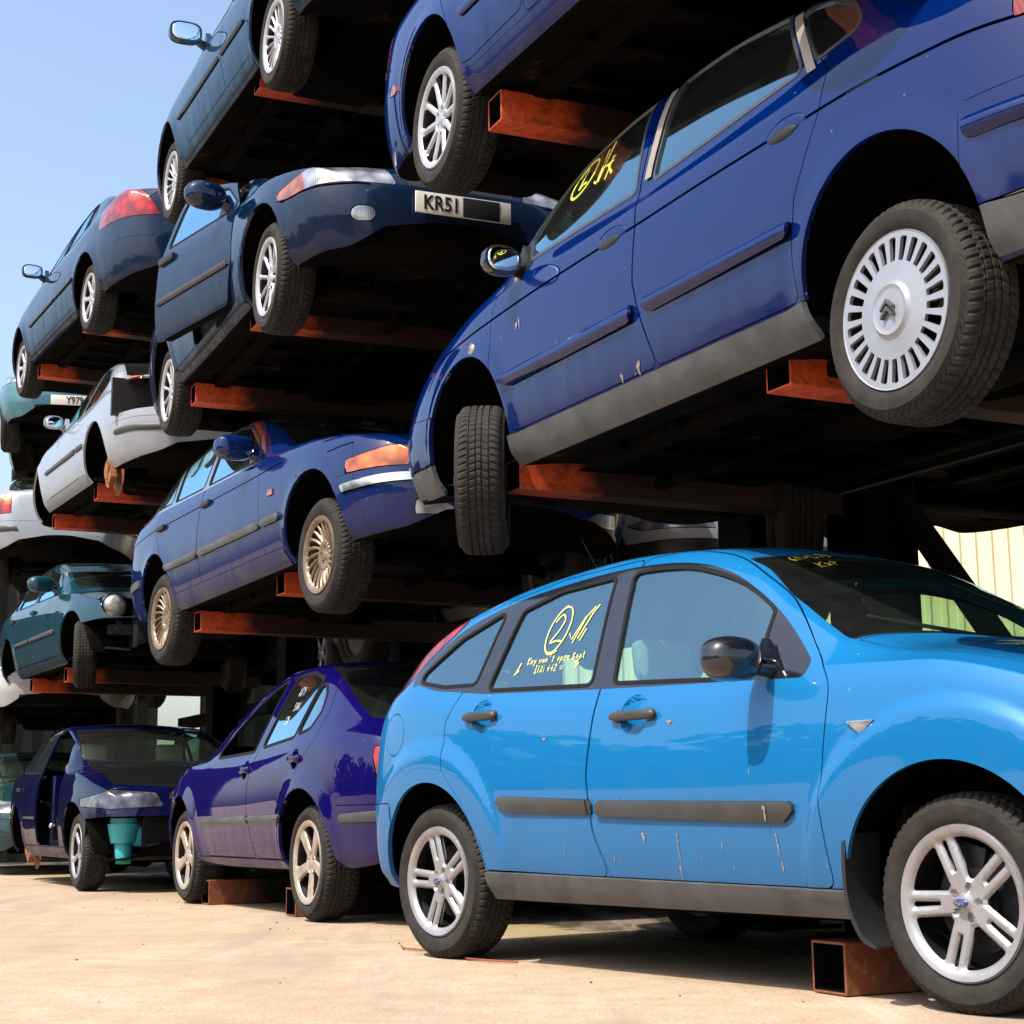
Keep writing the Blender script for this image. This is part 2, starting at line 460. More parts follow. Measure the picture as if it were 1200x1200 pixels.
# ------------------------------------------------------------------ wheels
_TY = {}
def tyre_mesh(Rt, Rr, W, fine=True, pitch=64):
    key = (round(Rt, 3), round(Rr, 3), round(W, 3), fine)
    if key in _TY: return _TY[key]
    h = W/2
    half = [(Rr-.012, h-.022), (Rr+.003, h-.012), (Rr+.012, h-.004), ((Rr+Rt)/2-.012, h+.006), ((Rr+Rt)/2+.012, h+.004), (Rt-.030, h-.004),
            (Rt-.016, h-.013), (Rt-.007, h-.022), (Rt-.003, h-.034), (Rt-.002, h-.048)]
    g = .0045; dp = .008
    mid = []
    for yc in (h*.42, 0.012):
        mid += [(Rt-.0005, yc+g), (Rt-dp, yc+g*.7), (Rt-dp, yc-g*.7), (Rt, yc-g)]
    prof = half + mid
    prof = prof + [(r, -y) for r, y in reversed(prof)]
    prof = np.array(prof); m = len(prof)
    n = pitch*4 if fine else 72
    tread = (prof[:, 0] > Rt-.020) & (prof[:, 0] < Rt+.001)
    shoulder = tread & (np.abs(prof[:, 1]) > h*.5)
    V = []
    for i in range(n):
        th = 2*math.pi*i/n
        rr = prof[:, 0].copy(); dth = np.zeros(m)
        if fine:
            if i % 4 == 0: rr[shoulder] -= .0065
            dth = np.where(tread, np.abs(prof[:, 1])*.35/Rt*1.0, 0)
            if i % 4 == 2:
                k = tread & ~shoulder & (prof[:, 0] > Rt-.004); rr[k] -= .004
        t = th + dth
        V += list(zip(rr*np.cos(t), prof[:, 1], rr*np.sin(t)))
    F = []
    for i in range(n):
        j = (i+1) % n
        for k in range(m-1):
            F.append((i*m+k, i*m+k+1, j*m+k+1, j*m+k))
    me = bpy.data.meshes.new('tyre'); me.from_pydata(V, [], F)
    for p in me.polygons: p.use_smooth = True
    me.update(); me.set_sharp_from_angle(angle=R(28)); me.materials.append(TYRE)
    _TY[key] = me; return me

def spokes(style):
    """opening field: negative inside the holes of the wheel face (r in units where the rim edge is 1)"""
    def f(r, th):
        def bar(n, hw0, hw1, off=0., twist=0., r0=0., phase=0.):
            t = th + twist*(r-.4) + phase
            a = (t + math.pi/n) % (2*math.pi/n) - math.pi/n
            d = np.abs(r*np.sin(a))
            if off: d = np.abs(d - off)
            return d - (hw0 + (hw1-hw0)*r)
        if style == 'twin5':
            d = np.minimum(bar(5, .075, .066, .0), 1e9)
            t = th; a = (t + math.pi/5) % (2*math.pi/5) - math.pi/5
            s = np.abs(r*np.sin(a)); off = .082 + .030*r
            d = np.abs(s - off) - .072
            d = np.where(r < .42, np.minimum(d, s-.12), d)
            hub = r - .33; rim = .86 - r
        elif style == 'cover':
            a = (th + math.pi/26) % (2*math.pi/26) - math.pi/26
            hole = np.maximum(np.abs(r*a) - .056*(r/.8), np.abs(r-.785) - .155)
            return hole
        elif style == 'ten': d = bar(10, .085, .066); hub = r - .28; rim = .88 - r
        elif style == 'multi': d = bar(18, .035, .038); hub = r - .36; rim = .87 - r
        elif style == 'y10': d = np.minimum(bar(5, .05, .055), bar(5, .05, .055, 0, 0, 0, math.pi/5)); hub = r - .26; rim = .87 - r
        elif style == 'turbine': d = bar(20, .026, .052, 0, .55); hub = r - .40; rim = .86 - r
        elif style == 'five': d = bar(5, .10, .19); hub = r - .30; rim = .87 - r
        elif style == 'five2': d = bar(5, .09, .12); hub = r - .30; rim = .87 - r
        else: d = bar(7, .09, .10); hub = r - .30; rim = .87 - r
        # holes: outside the spokes, outside the hub, inside the rim ring
        solid = np.minimum(np.minimum(d, hub), rim)
        return -solid
    return f

_RM = {}
def rim_mesh(style, Rr, W, mat):
    key = (style, round(Rr, 3), mat.name)
    if key in _RM: return _RM[key]
    h = W/2; nr = 26; nt = 200 if style == 'cover' else 160
    rs = np.linspace(.0, 1, nr)[1:]
    th = np.linspace(0, 2*math.pi, nt, endpoint=False)
    rr, tt = np.meshgrid(rs, th, indexing='ij')
    dish = {'twin5': .010, 'cover': -.006, 'ten': .012, 'turbine': .030, 'five': .012, 'multi': .018}.get(style, .014)
    y = h - .012 - dish*(1-np.clip((rr-.2)/.7, 0, 1))**1.2
    y += .010*smooth(.86, .93, rr) + .004*smooth(.93, 1, rr)
    if style == 'cover':
        y = h - .004 + .012*(1-smooth(.15, .75, rr)) + .010*(smooth(.36, .34, rr)) - .006*(smooth(.33, .30, rr))
    fld = spokes(style)
    if style not in ('cover',):
        d = fld(rr, tt); y -= np.where((rr > .3) & (rr < .88), .012*np.clip(1 - d/.05, 0, 1)**2, 0)   # chamfered spokes
        for k in range(5):       # wheel bolts sit in shallow wells
            a = 2*math.pi*(k+.5)/5
            q = np.hypot(rr*np.cos(tt)-.20*np.cos(a), rr*np.sin(tt)-.20*np.sin(a)); y -= .010*(q < .05)
        y -= np.where(rr < .11, -.006, 0)
    P = np.stack([rr*Rr*np.cos(tt), y, rr*Rr*np.sin(tt)], -1).reshape(-1, 3)
    n1 = len(P)
    P = np.vstack([P, [[0, P[0, 1] + (.002), 0]]])
    q = []
    for i in range(nr-2):
        for j in range(nt):
            k = (j+1) % nt
            q.append((i*nt+j, i*nt+k, (i+1)*nt+k, (i+1)*nt+j))
    S = np.zeros(len(P))
    tri = [(j, n1, (j+1) % nt) for j in range(nt)]
    sh = Shell(P, S, q, tri); sh.N[n1] = (0, 1, 0)
    sh.N *= np.sign(sh.N[:, 1:2] + 1e-9)
    def ff(PP, SS):
        r = np.hypot(PP[:, 0], PP[:, 2])/Rr; t = np.arctan2(PP[:, 2], PP[:, 0])
        return fld(r, t)
    sh.cut(ff, 'del'); sh.kill()
    v, f, nn = sh.region('body', 1, lip=.030 if style != 'cover' else .012)
    # outer flange and barrel
    def ring(prof):
        nonlocal v, f, nn
        b = len(v); m = len(prof); N = 96; vv = []; ff_ = []
        for i in range(N):
            a = 2*math.pi*i/N
            for r, yy in prof: vv.append((r*math.cos(a), yy, r*math.sin(a)))
        for i in range(N):
            j = (i+1) % N
            for k in range(m-1): ff_.append((b+i*m+k, b+i*m+k+1, b+j*m+k+1, b+j*m+k))
        v = np.vstack([v, vv]); f = f + ff_
        nn = np.vstack([nn, np.zeros((len(vv), 3))])
    ring([(Rr, h-.004), (Rr+.004, h-.002), (Rr+.006, h-.010), (Rr+.001, h-.022)])
    nf0 = len(f)
    ring([(Rr-.004, h-.006), (Rr-.012, h-.04), (Rr-.020, 0), (Rr-.012, -h+.02), (Rr+.004, -h+.008)])
    me = bpy.data.meshes.new('rim'); me.from_pydata([tuple(map(float, p)) for p in v], [], f)
    for p in me.polygons: p.use_smooth = True
    me.update(); me.set_sharp_from_angle(angle=R(40)); me.materials.append(mat); me.materials.append(ENGINE if style != 'turbine' else ALLOYB)
    for p in list(me.polygons)[nf0:]: p.material_index = 1
    _RM[key] = me; return me

_BR = {}
def brake_mesh(Rr):
    k = round(Rr, 3)
    if k in _BR: return _BR[k]
    b = MB(); b.cyl((0, -.005, 0), (0, .012, 0), .142, n=40); b.cyl((0, .012, 0), (0, .035, 0), .075, n=24)
    b.box((-.11, .005, .06), (.09, .05, .13), bev=.008)
    b.cyl((0, -.09, 0), (0, -.02, 0), .06, n=16); b.cyl((0, -.075, 0), (0, -.07, 0), Rr-.012, n=40)
    me = b.mesh('wheel_hub'); me.materials.append(ENGINE); _BR[k] = me; return me

def wheel(parent, x, y, sgn, spec, steer=0., fine=True, only=None):
    """wheel (hub and brake) with tyre and rim as its own parts; sgn +1 left side"""
    Rt, Rr, W = spec['R'], spec['rim'], spec.get('tw', .195)
    hub = link('wheel', brake_mesh(Rr), None, parent)
    rz = (0 if sgn > 0 else math.pi) + R(steer)
    hub.location = (x, y, Rt); hub.rotation_euler = (0, spec.get('spin', .3) + x, rz)
    if only == 'hub': return hub
    t = link('tyre', tyre_mesh(Rt, Rr, W, fine), None, hub)
    r = link('rim', rim_mesh(spec['style'], Rr, W, spec['rimmat']), None, hub)
    if spec.get('emblem') == 'oval':
        b = MB(); b.ball((0, W/2+.000, 0), (.026, .006, .012), 24, 8)
        e = b.build('emblem', basic('dark blue badge', (.02, .04, .22), .25, coat=.5), hub)
        tm = text_mesh('Ford', .016); tm.materials.append(CHROME)
        w_ = link('emblem_lettering', tm, None, hub)
        w_.rotation_euler = (R(90), 0, R(180)); w_.location = (0, W/2+.0065, -.001)
        a = spec.get('spin', .3) + x
        e.matrix_local = Matrix.Rotation(-a, 4, 'Y')
        w_.matrix_local = Matrix.Rotation(-a, 4, 'Y') @ Matrix.Translation((0, W/2+.0065, -.001)) @ Matrix.Rotation(math.pi, 4, 'Z') @ Matrix.Rotation(R(90), 4, 'X')
    if spec.get('emblem') == 'chevrons':
        b = MB()
        for dz in (-.010, .012):
            b.prism([(-.026, dz-.016), (0, dz+.006), (.026, dz-.016), (.026, dz-.006), (0, dz+.018), (-.026, dz-.006)], W/2+.0, W/2+.026)
        e = b.build('emblem', GREYP, hub); e.matrix_local = Matrix.Rotation(-(spec.get('spin', .3) + x), 4, 'Y')
    return hub

# ------------------------------------------------------------------ car bodies
NC = 14
class Body:
    """half body as a loft of quadratic B-spline sections; side features are cut along outlines drawn in side view (x forward, z up)"""
    def __init__(s, c, N=210, M=66):
        s.c = c; xf, xr = c['xf'], c['xr']; L = xf - xr; s.L = L
        s.w = lambda x: np.arccos(np.clip(1 - 2*(xf - np.asarray(x, float))/L, -1, 1))/math.pi
        def tab(t): return pchip([float(s.w(a)) for a, b in t], [b for a, b in t])
        s.top, s.sh, s.bot, s.hw = (tab(c[k]) for k in ('top', 'sh', 'bot', 'hw'))
        s.cr = tab(c.get('crown', [(xf, .02), (xf-.3, .05), (c['cowl']+.1, .06), (c['cowl']-.15, .09), (c['head'], .05), (0-.3, .035), (xr+.6, .06), (xr, .02)]))
        w = np.linspace(0, 1, N); s.wg = w
        ss = np.linspace(0, NC-2, M)
        # finer in the band where the side glass turns into the roof
        s.sg = ss; s.B = bspline_basis(NC, ss)
        C = s.ctrl(w)
        G = np.einsum('mc,ncd->nmd', s.B, C)
        x = xf - L*(1-np.cos(math.pi*w))/2
        P = np.zeros((N, M, 3)); P[..., 0] = x[:, None]; P[..., 1] = G[..., 0]; P[..., 2] = G[..., 1]
        P[:, 0, 1] = 0; P[:, -1, 1] = 0
        S = np.broadcast_to(ss, (N, M)).copy()
        P = s.flare(P, S)
        q = [(i*M+j, (i+1)*M+j, (i+1)*M+j+1, i*M+j+1) for i in range(N-1) for j in range(M-1)]
        caps = [tuple(range(M)), tuple(reversed([(N-1)*M+j for j in range(M)]))]
        # fan caps so they stay convex for the cutter
        ex = []
        Pl = P.reshape(-1, 3); Sl = S.reshape(-1)
        for k, row in ((0, 0), (1, N-1)):
            cz = (P[row, 0, 2] + P[row, -1, 2])/2
            Pl = np.vstack([Pl, [[P[row, 0, 0], 0, cz]]]); Sl = np.append(Sl, 5.0); ci = len(Pl)-1
            for j in range(M-1):
                a, b = row*M+j, row*M+j+1
                ex.append((ci, a, b) if k == 0 else (ci, b, a))
        s.grid = P; s.shell = Shell(Pl, Sl, q, ex)
        N_ = s.shell.N; k_ = np.abs(Pl[:, 1]) < 1e-6; N_[k_, 1] = 0; N_ /= np.linalg.norm(N_, axis=1, keepdims=True) + 1e-12
        s.shell.N[-2] = (1, 0, 0); s.shell.N[-1] = (-1, 0, 0)
    def ctrl(s, w):
        c = s.c; zt = s.top(w); zs = s.sh(w); zb = s.bot(w); hw = s.hw(w); cr = s.cr(w)
        zs = np.minimum(zs, zt-.012); zb = np.minimum(zb, zs-.02)
        cr = np.minimum(cr, (zt-zs)*.6+.004)
        h = np.maximum(zt - cr - zs, .004)
        yE = hw*c.get('yE', .950); bl = c.get('bl', .08)*np.clip(h-.1, 0, .5)
        fin = .03 + c.get('fin', .11)*np.exp(-h/.09); k = c.get('k', .42)
        yF = np.maximum(yE - k*h - fin*np.minimum(1, hw/.6), hw*.35)
        zF = zs + h
        o = np.zeros((len(w), NC, 2))
        H = zs - zb
        pts = [(0*hw, zb+.035), (.6*hw, zb+.035), (hw*.88, zb+.0), (hw*c.get('sillin', .905), zb-.004), (hw*.968, zb+np.minimum(.10, .3*H)),
               (hw*1.010, zb+.52*H), (hw*.990, zs-np.minimum(.085, .25*H)), (yE, zs), (yE+(yF-yE)*.16+bl*.3, zs+(zF-zs)*.16),
               (yE+(yF-yE)*.82+bl, zs+(zF-zs)*.82), (yF, zF), (yF*.88, zF+cr*.30), (yF*.45, zt-cr*.10), (0*hw, zt)]
        for i, (y, z) in enumerate(pts): o[:, i, 0] = y; o[:, i, 1] = z
        return o
    def flare(s, P, S):
        c = s.c; P = P.copy()
        side = smooth(2.6, 3.2, S)*(1-smooth(6.3, 7.2, S))
        for (ax, az, ar, aw, amp, crease) in c.get('flares', []):
            r = np.hypot(P[..., 0]-ax, P[..., 2]-az)
            if crease: f = np.where(r < ar+aw, 1.0, 1-smooth(ar+aw, ar+aw+.042, r)); f = f*(.62+.38*smooth(ar-.02, ar+aw, r) if crease == 2 else 1)
            else: f = 1-smooth(ar, ar+aw, r)
            P[..., 1] += amp*f*side*np.minimum(1, P[..., 1]/.5)
        for (pts, amp, wd) in c.get('ridges', []):       # soft swage lines
            d = sd_line(P[..., 0], P[..., 2], pts)
            P[..., 1] += amp*(1-smooth(0, wd, d))*side
        return P
    def at(s, x, z, off=0.):
        """point on the (left) side surface at side-view position x, z"""
        w = np.array([float(s.w(x))]); G = s.B @ s.ctrl(w)[0]
        P = np.zeros((1, len(G), 3)); P[..., 0] = x; P[0, :, 1] = G[:, 0]; P[0, :, 2] = G[:, 1]
        P = s.flare(P, s.sg[None, :]); G = P[0]
        m = (s.sg > 2.9) & (s.sg < 10.0)
        o = np.argsort(G[m, 2]); y = float(np.interp(z, G[m, 2][o], G[m, 1][o]))
        return Vector((x, y + off, z))
    def at_top(s, x, y):
        w = np.array([float(s.w(x))]); G = s.B @ s.ctrl(w)[0]; m = s.sg > 6.5
        o = np.argsort(G[m, 0]); return float(np.interp(y, G[m, 0][o], G[m, 1][o]))

def ribbon(name, pts3, width, nrm, mat, parent):
    """hand-drawn marker stroke lying on a pane: list of polylines of 3D points"""
    V = []; F = []
    for pl in pts3:
        pl = [Vector(p) for p in pl]
        b = len(V)
        for i, p in enumerate(pl):
            t = (pl[min(i+1, len(pl)-1)] - pl[max(i-1, 0)])
            sd = t.cross(nrm); sd = sd.normalized()*width/2 if sd.length > 1e-9 else Vector((0, 0, width/2))
            wv = .8 + .4*random.random()
            V += [p + sd*wv, p - sd*wv]
            if i: F.append((b+2*i-2, b+2*i-1, b+2*i+1, b+2*i))
    return mesh_obj(name, V, F, None, mat, parent)

def spline(pts, n=8):
    p = [np.array(q, float) for q in pts]; o = []
    for i in range(len(p)-1):
        a, b, c, d = p[max(i-1, 0)], p[i], p[i+1], p[min(i+2, len(p)-1)]
        for k in range(n):
            t = k/n
            o.append(tuple(.5*((2*b) + (c-a)*t + (2*a-5*b+4*c-d)*t*t + (3*b-a-3*c+d)*t**3)))
    o.append(tuple(p[-1])); return o

def seat_mesh(w=.5):
    b = MB()
    b.box((.05, 0, .12), (.52, w, .17), bev=.05)
    b.box((-.30, 0, .42), (.15, w, .62), rot=Matrix.Rotation(R(-14), 3, 'Y'), bev=.055)
    b.box((-.40, 0, .82), (.09, w*.52, .17), rot=Matrix.Rotation(R(-8), 3, 'Y'), bev=.04)
    for y in (-.06, .06): b.cyl((-.385, y, .70), (-.395, y, .80), .008, n=8)
    me = b.mesh('seat', 60); me.materials.append(SEATM); return me
_seat = None

def make_car(c, label, loc, yaw, pit, near, cat='car', group='scrap cars stacked on the rack', name='scrap_car', lod=1., detail=True):
    """near: which end points towards the camera ('front' or 'rear'); the side seen is the right for 'front', the left for 'rear'"""
    global _seat
    root = empty(name, label, cat, group)
    root.location = loc
    if near == 'rear': root.rotation_euler = (0, -R(pit), R(yaw) + math.pi/2)
    else: root.rotation_euler = (0, R(pit), R(yaw) - math.pi/2)
    vs = 1 if near == 'rear' else -1
    vs = c.get('vs', vs)
    WB = c['WB']; bd = Body(c, int(210*lod), int(66*max(lod, .7))); sh = bd.shell
    xfw, xrw = WB/2 + c.get('dxf', 0), -WB/2
    arch = c['arch']                         # [(x, z, r) front, rear]
    # --- openings
    sh.cut(lambda P, S: np.minimum(S-2.35, 9), 'under')
    for (ax, az, ar) in arch:
        def fa(P, S, ax=ax, az=az, ar=ar):
            return np.maximum(np.maximum(np.hypot(P[:, 0]-ax, P[:, 2]-az)-ar, S-7.0), .46-P[:, 1])
        sh.cut(fa, 'del', ('body', 'under'))
    # below the arch centre the opening runs straight down
        def fb(P, S, ax=ax, az=az, ar=ar):
            return np.maximum(np.maximum(np.abs(P[:, 0]-ax)-ar*.985, P[:, 2]-az), .46-P[:, 1])
        sh.cut(fb, 'del', ('body', 'under'))
    sh.kill()
    # --- glass
    cw, hd = c['cowl'], c['head']
    def fws(P, S): return np.maximum(np.maximum(P[:, 0]-(cw-.16*(P[:, 1]/.65)**2), (hd-.10*(P[:, 1]/.6)**2)-P[:, 0]), c.get('wsS', 9.95)-S)
    sh.cut(lambda P, S: fws(P, S), 'wsseal')
    sh.cut(lambda P, S: fws(P, S)+.022, 'windscreen', ('wsseal',))
    if 'rglass' in c:
        a, b = c['rglass']                   # upper x, lower x
        def frw(P, S): return np.maximum(np.maximum(P[:, 0]-(a+.06*(P[:, 1]/.6)**2), (b+.16*(P[:, 1]/.65)**2)-P[:, 0]), c.get('rgS', 9.95)-S)
        sh.cut(lambda P, S: frw(P, S), 'rwseal'); sh.cut(lambda P, S: frw(P, S)+.02, 'rear_window', ('rwseal',))
    sidelim = lambda f: (lambda P, S: np.maximum(np.maximum(f(P, S), S-10.2), 5.6-S))
    if 'dlo' in c:
        sh.cut(sidelim(lambda P, S: rpoly(P[:, 0], P[:, 2], c['dlo'], .03)), 'trim')
    wtag = []
    for i, (wp, rr, dr) in enumerate(c['wins']):
        f = lambda P, S, wp=wp, rr=rr: rpoly(P[:, 0], P[:, 2], wp, rr)
        st = 'seal%d' % i; wt = 'win%d' % i
        sh.cut(sidelim(lambda P, S, f=f: f(P, S)-c.get('sealw', .013)), st, ('body', 'trim'))
        sh.cut(lambda P, S, f=f: f(P, S), wt, (st,)); wtag.append((wt, st, dr))
    # --- lamps
    for i, lp in enumerate(c.get('lamps', [])):
        def fl(P, S, lp=lp):
            if lp.get('view') == 'xz': f = np.maximum(rpoly(P[:, 0], P[:, 2], lp['poly'], lp.get('r', .012)), 3.-S)
            else: f = np.maximum(rpoly(P[:, 1], P[:, 2], lp['poly'], lp.get('r', .012)), 0)*1.0 if False else rpoly(P[:, 1], P[:, 2], lp['poly'], lp.get('r', .012))
            if 'xmin' in lp: f = np.maximum(f, lp['xmin']-P[:, 0])
            if 'ymin' in lp: f = np.maximum(f, lp['ymin']-P[:, 1])
            if 'xmax' in lp: f = np.maximum(f, P[:, 0]-lp['xmax'])
            return f
        sh.panel(fl, 'lamp%d' % i, ('body', 'trim'), gap=.005)
        for j, (ov, om) in enumerate(lp.get('over', [])):
            sh.cut(lambda P, S, ov=ov: sd_poly(P[:, 1], P[:, 2], ov), 'lamp%d_%d' % (i, j), ('lamp%d' % i,))
    # --- lower plastics
    if 'sill' in c:
        sh.panel(lambda P, S: np.maximum(np.maximum(P[:, 2]-c['sill'][0]-c['sill'][3]*P[:, 0], P[:, 0]-c['sill'][1]), c['sill'][2]-P[:, 0]), 'sill')
    for nm in ('front_bumper', 'rear_bumper'):
        if nm in c:
            sh.panel(lambda P, S: np.maximum(sd_poly(P[:, 0], P[:, 2], c[nm]['poly']), 2.3-S), nm)
    for i, (nm, poly, mt, of) in enumerate(c.get('panels', [])):
        sh.panel(lambda P, S: np.maximum(sd_poly(P[:, 0], P[:, 2], poly), 2.6-S), 'pnl%d' % i, ('body', 'front_bumper', 'rear_bumper'))
    # --- doors, bonnet, boot
    for (dn, poly, rr) in c.get('doors', []):
        sh.panel(lambda P, S: np.maximum(np.maximum(rpoly(P[:, 0], P[:, 2], poly, rr), S-10.3), 2.6-S), dn)
    if 'bonnet' in c:
        b0, b1, by = c['bonnet']
        sh.panel(lambda P, S: np.maximum(np.maximum(np.maximum(P[:, 0]-(b1-.22*(P[:, 1]/.65)**2), (b0-.14*(P[:, 1]/.65)**2)-P[:, 0]), P[:, 1]-by), 6.4-S), 'bonnet')
    if 'boot' in c:
        b0, b1, by = c['boot']
        sh.panel(lambda P, S: np.maximum(np.maximum(np.maximum(P[:, 0]-b0, b1-P[:, 0]), P[:, 1]-by), 6.4-S), 'boot_lid')
    dtags = [d[0] for d in c.get('doors', [])]
    ct = ['body', 'bonnet', 'boot_lid'] + dtags
    for (pts, wd) in c.get('grooves', []):
        sh.band(pts, wd, ct + ['front_bumper', 'rear_bumper'])
    sh.kill()
    for i, (poly, rr) in enumerate(c.get('strips', [])):
        sh.cut(lambda P, S: np.maximum(np.maximum(rpoly(P[:, 0], P[:, 2], poly, rr), S-7), 3-S), 'strip%d' % i, ct + ['front_bumper', 'rear_bumper'])
        zs_ = [q[1] for q in poly]; zc_ = (min(zs_)+max(zs_))/2; hz_ = (max(zs_)-min(zs_))/2
        for u in (-.66, -.33, 0, .33, .66): sh.cut(lambda P, S: P[:, 2]-zc_-u*hz_, 'strip%d' % i, ('strip%d' % i,))
    for i, (hx, hz, hr) in enumerate(c.get('bowls', [])):
        sh.cut(lambda P, S: np.maximum(np.hypot((P[:, 0]-hx)/1.0, (P[:, 2]-hz))-hr, 3-S), 'bowl%d' % i, ct)
    if 'flap' in c:
        fx, fz, fr, fr2 = c['flap']
        sh.panel(lambda P, S: np.maximum(np.hypot(P[:, 0]-fx, (P[:, 2]-fz)*fr/fr2)-fr, 3-S), 'flap', gap=.004)
    for i, f in enumerate(c.get('front_cuts', [])):     # grille, air intakes: drawn in front view (y, z)
        sh.cut(lambda P, S, f=f: np.maximum(rpoly(P[:, 1], P[:, 2], f['poly'], f.get('r', .015)), f.get('xmin', 1.2)-P[:, 0] if f.get('end', 'front') == 'front' else P[:, 0]-f['xmax']), 'grille%d' % i, ('body', 'front_bumper', 'rear_bumper'))
    sh.kill()
    # --- objects
    pm = c['paint']; miss = set(c.get('missing', []))
    body = part(sh, 'body', ['body'], pm, root, lip=.016)
    part(sh, 'underbody', ['under'], UNDER, root, lip=0)
    sh_gl = c.get('glass', GLASS)
    dobj = {}
    for dn in dtags:
        for sd in (vs, -vs):
            if dn in miss and sd == vs: continue
            base = 'front_door' if dn.startswith('front') else 'rear_door'
            o = part(sh, base, [dn], pm, root, sd, lip=.02)
            dobj[(dn, sd)] = o
    part(sh, 'bonnet', ['bonnet'], c.get('bonnetmat', pm), root) if 'bonnet' not in miss else None
    part(sh, 'boot_lid', ['boot_lid'], pm, root)
    for sd in (vs, -vs): part(sh, 'pillar_trim', ['trim'], c.get('trimmat', GLOSSB), root, sd, lip=.0)
    if 'windscreen' not in miss: part(sh, 'windscreen', ['windscreen'], c.get('wglass', GLASSD), root, offset=-.004, lip=.004)
    part(sh, 'windscreen_seal', ['wsseal'], SEAL, root, offset=-.001, lip=.006)
    part(sh, 'rear_window_seal', ['rwseal'], SEAL, root, offset=-.001, lip=.006)
    part(sh, 'rear_window', ['rear_window'], c.get('rglassmat', GLASSD), root, offset=-.004, lip=.004)
    for (wt, st, dr) in wtag:
        for sd in (vs, -vs):
            if dr in miss and sd == vs: continue
            par = dobj.get((dr, sd)) or root
            if wt in miss and sd == vs: pass
            else: part(sh, 'window', [wt], sh_gl, par, sd, offset=-.006, lip=.004)
            part(sh, 'window_seal', [st], c.get('sealmat', SEAL), par, sd, offset=.002, lip=.012)
    for i, lp in enumerate(c.get('lamps', [])):
        for sd in (vs, -vs):
            if lp.get('name') in miss and sd == vs: continue
            o = part(sh, lp['name'], ['lamp%d' % i], lp['mat'], root, sd, lip=.02, offset=lp.get('off', .002))
            for j, (ov, om) in enumerate(lp.get('over', [])):
                part(sh, 'indicator', ['lamp%d_%d' % (i, j)], om, o or root, sd, lip=.02, offset=.002)
    for i, (nm, poly, mt, of) in enumerate(c.get('panels', [])):
        for sd in ((vs, -vs) if nm == 'front_bumper_trim' else (0,)): part(sh, nm, ['pnl%d' % i], mt, root, sd, offset=of, lip=.02)
    for sd in (vs, -vs): part(sh, 'sill', ['sill'], c.get('sillmat', pm), root, sd, offset=c.get('silloff', .004), lip=.02)
    for nm in ('front_bumper', 'rear_bumper'):
        if nm in c and nm not in miss: part(sh, nm, [nm], c[nm].get('mat', pm), root, offset=.004, lip=.02)
    for i, st_ in enumerate(c.get('strips', [])):
        xm = np.mean([p[0] for p in st_[0]])
        for sd in (vs, -vs):
            par = root
            for (dn, poly, rr) in c.get('doors', []):
                if min(p[0] for p in poly) < xm < max(p[0] for p in poly): par = dobj.get((dn, sd)) or (None if dn in miss and sd == vs else root)
            if par is None: continue
            part(sh, 'rub_strip', ['strip%d' % i], c.get('stripmat', STRIPP), par, sd, offset=c.get('stripoff', .008), lip=.016,
                 bulge=((min(q[1] for q in st_[0])+max(q[1] for q in st_[0]))/2, (max(q[1] for q in st_[0])-min(q[1] for q in st_[0]))/2, c.get('stripbulge', .007)))
    for i, (hx, hz, hr) in enumerate(c.get('bowls', [])):
        for sd in (vs, -vs):
            par = root
            for (dn, poly, rr) in c.get('doors', []):
                if min(p[0] for p in poly) < hx < max(p[0] for p in poly): par = dobj.get((dn, sd)) or (None if dn in miss and sd == vs else root)
            if par is None: continue
            part(sh, 'handle_recess', ['bowl%d' % i], pm, par, sd, lip=0, disp=lambda P: -.040*np.clip(1-(np.hypot(P[:, 0]-hx, P[:, 2]-hz)/hr)**2, 0, 1)**.6)
    if 'flap' in c: part(sh, 'fuel_flap', ['flap'], pm, root, vs, lip=.01); part(sh, 'body_panel', ['flap'], pm, root, -vs, lip=0)
    for i, f in enumerate(c.get('front_cuts', [])):
        part(sh, f.get('name', 'grille'), ['grille%d' % i], f.get('mat', BLACK), root, offset=f.get('off', -.012), lip=0)
    # --- inside of the shell
    st = 3; G = bd.grid[::st, ::st]; Sg = bd.sg[::st]
    V = []; F = []
    n_, m_ = G.shape[:2]
    x = G[:, 0, 0]
    for sg_ in (1, -1):
        b = len(V)
        for i in range(n_):
            for j in range(m_):
                p = G[i, j]; q = (p[0], max(p[1]-.055, 0)*sg_, p[2]-(.035 if Sg[j] > 8.8 else 0)); V.append(q)
        for i in range(n_-1):
            for j in range(m_-1):
                lowok = Sg[j] > 2.5 and Sg[j+1] < 6.9 and x[i] < arch[0][0]-arch[0][2]-.02 and x[i+1] > arch[1][0]+arch[1][2]+.02
                if sg_ == vs and 'front_door' in miss and lowok and x[i] > -.25: continue
                midok = 4.6 < Sg[j] and Sg[j+1] < 6.9 and xr_ok(x[i+1], c) and x[i] < cw-.1 and G[i, j, 2] > arch[1][1]+arch[1][2]
                roof = Sg[j] > 10.4 and x[i] < hd-.12 and x[i+1] > c.get('rglass', (-1., -1))[0]+.1
                if lowok or midok or roof:
                    f = (b+i*m_+j, b+(i+1)*m_+j, b+(i+1)*m_+j+1, b+i*m_+j+1)
                    F.append(f if sg_ > 0 else f[::-1])
    if F: mesh_obj('cabin_lining', V, F, None, CABIN, root)
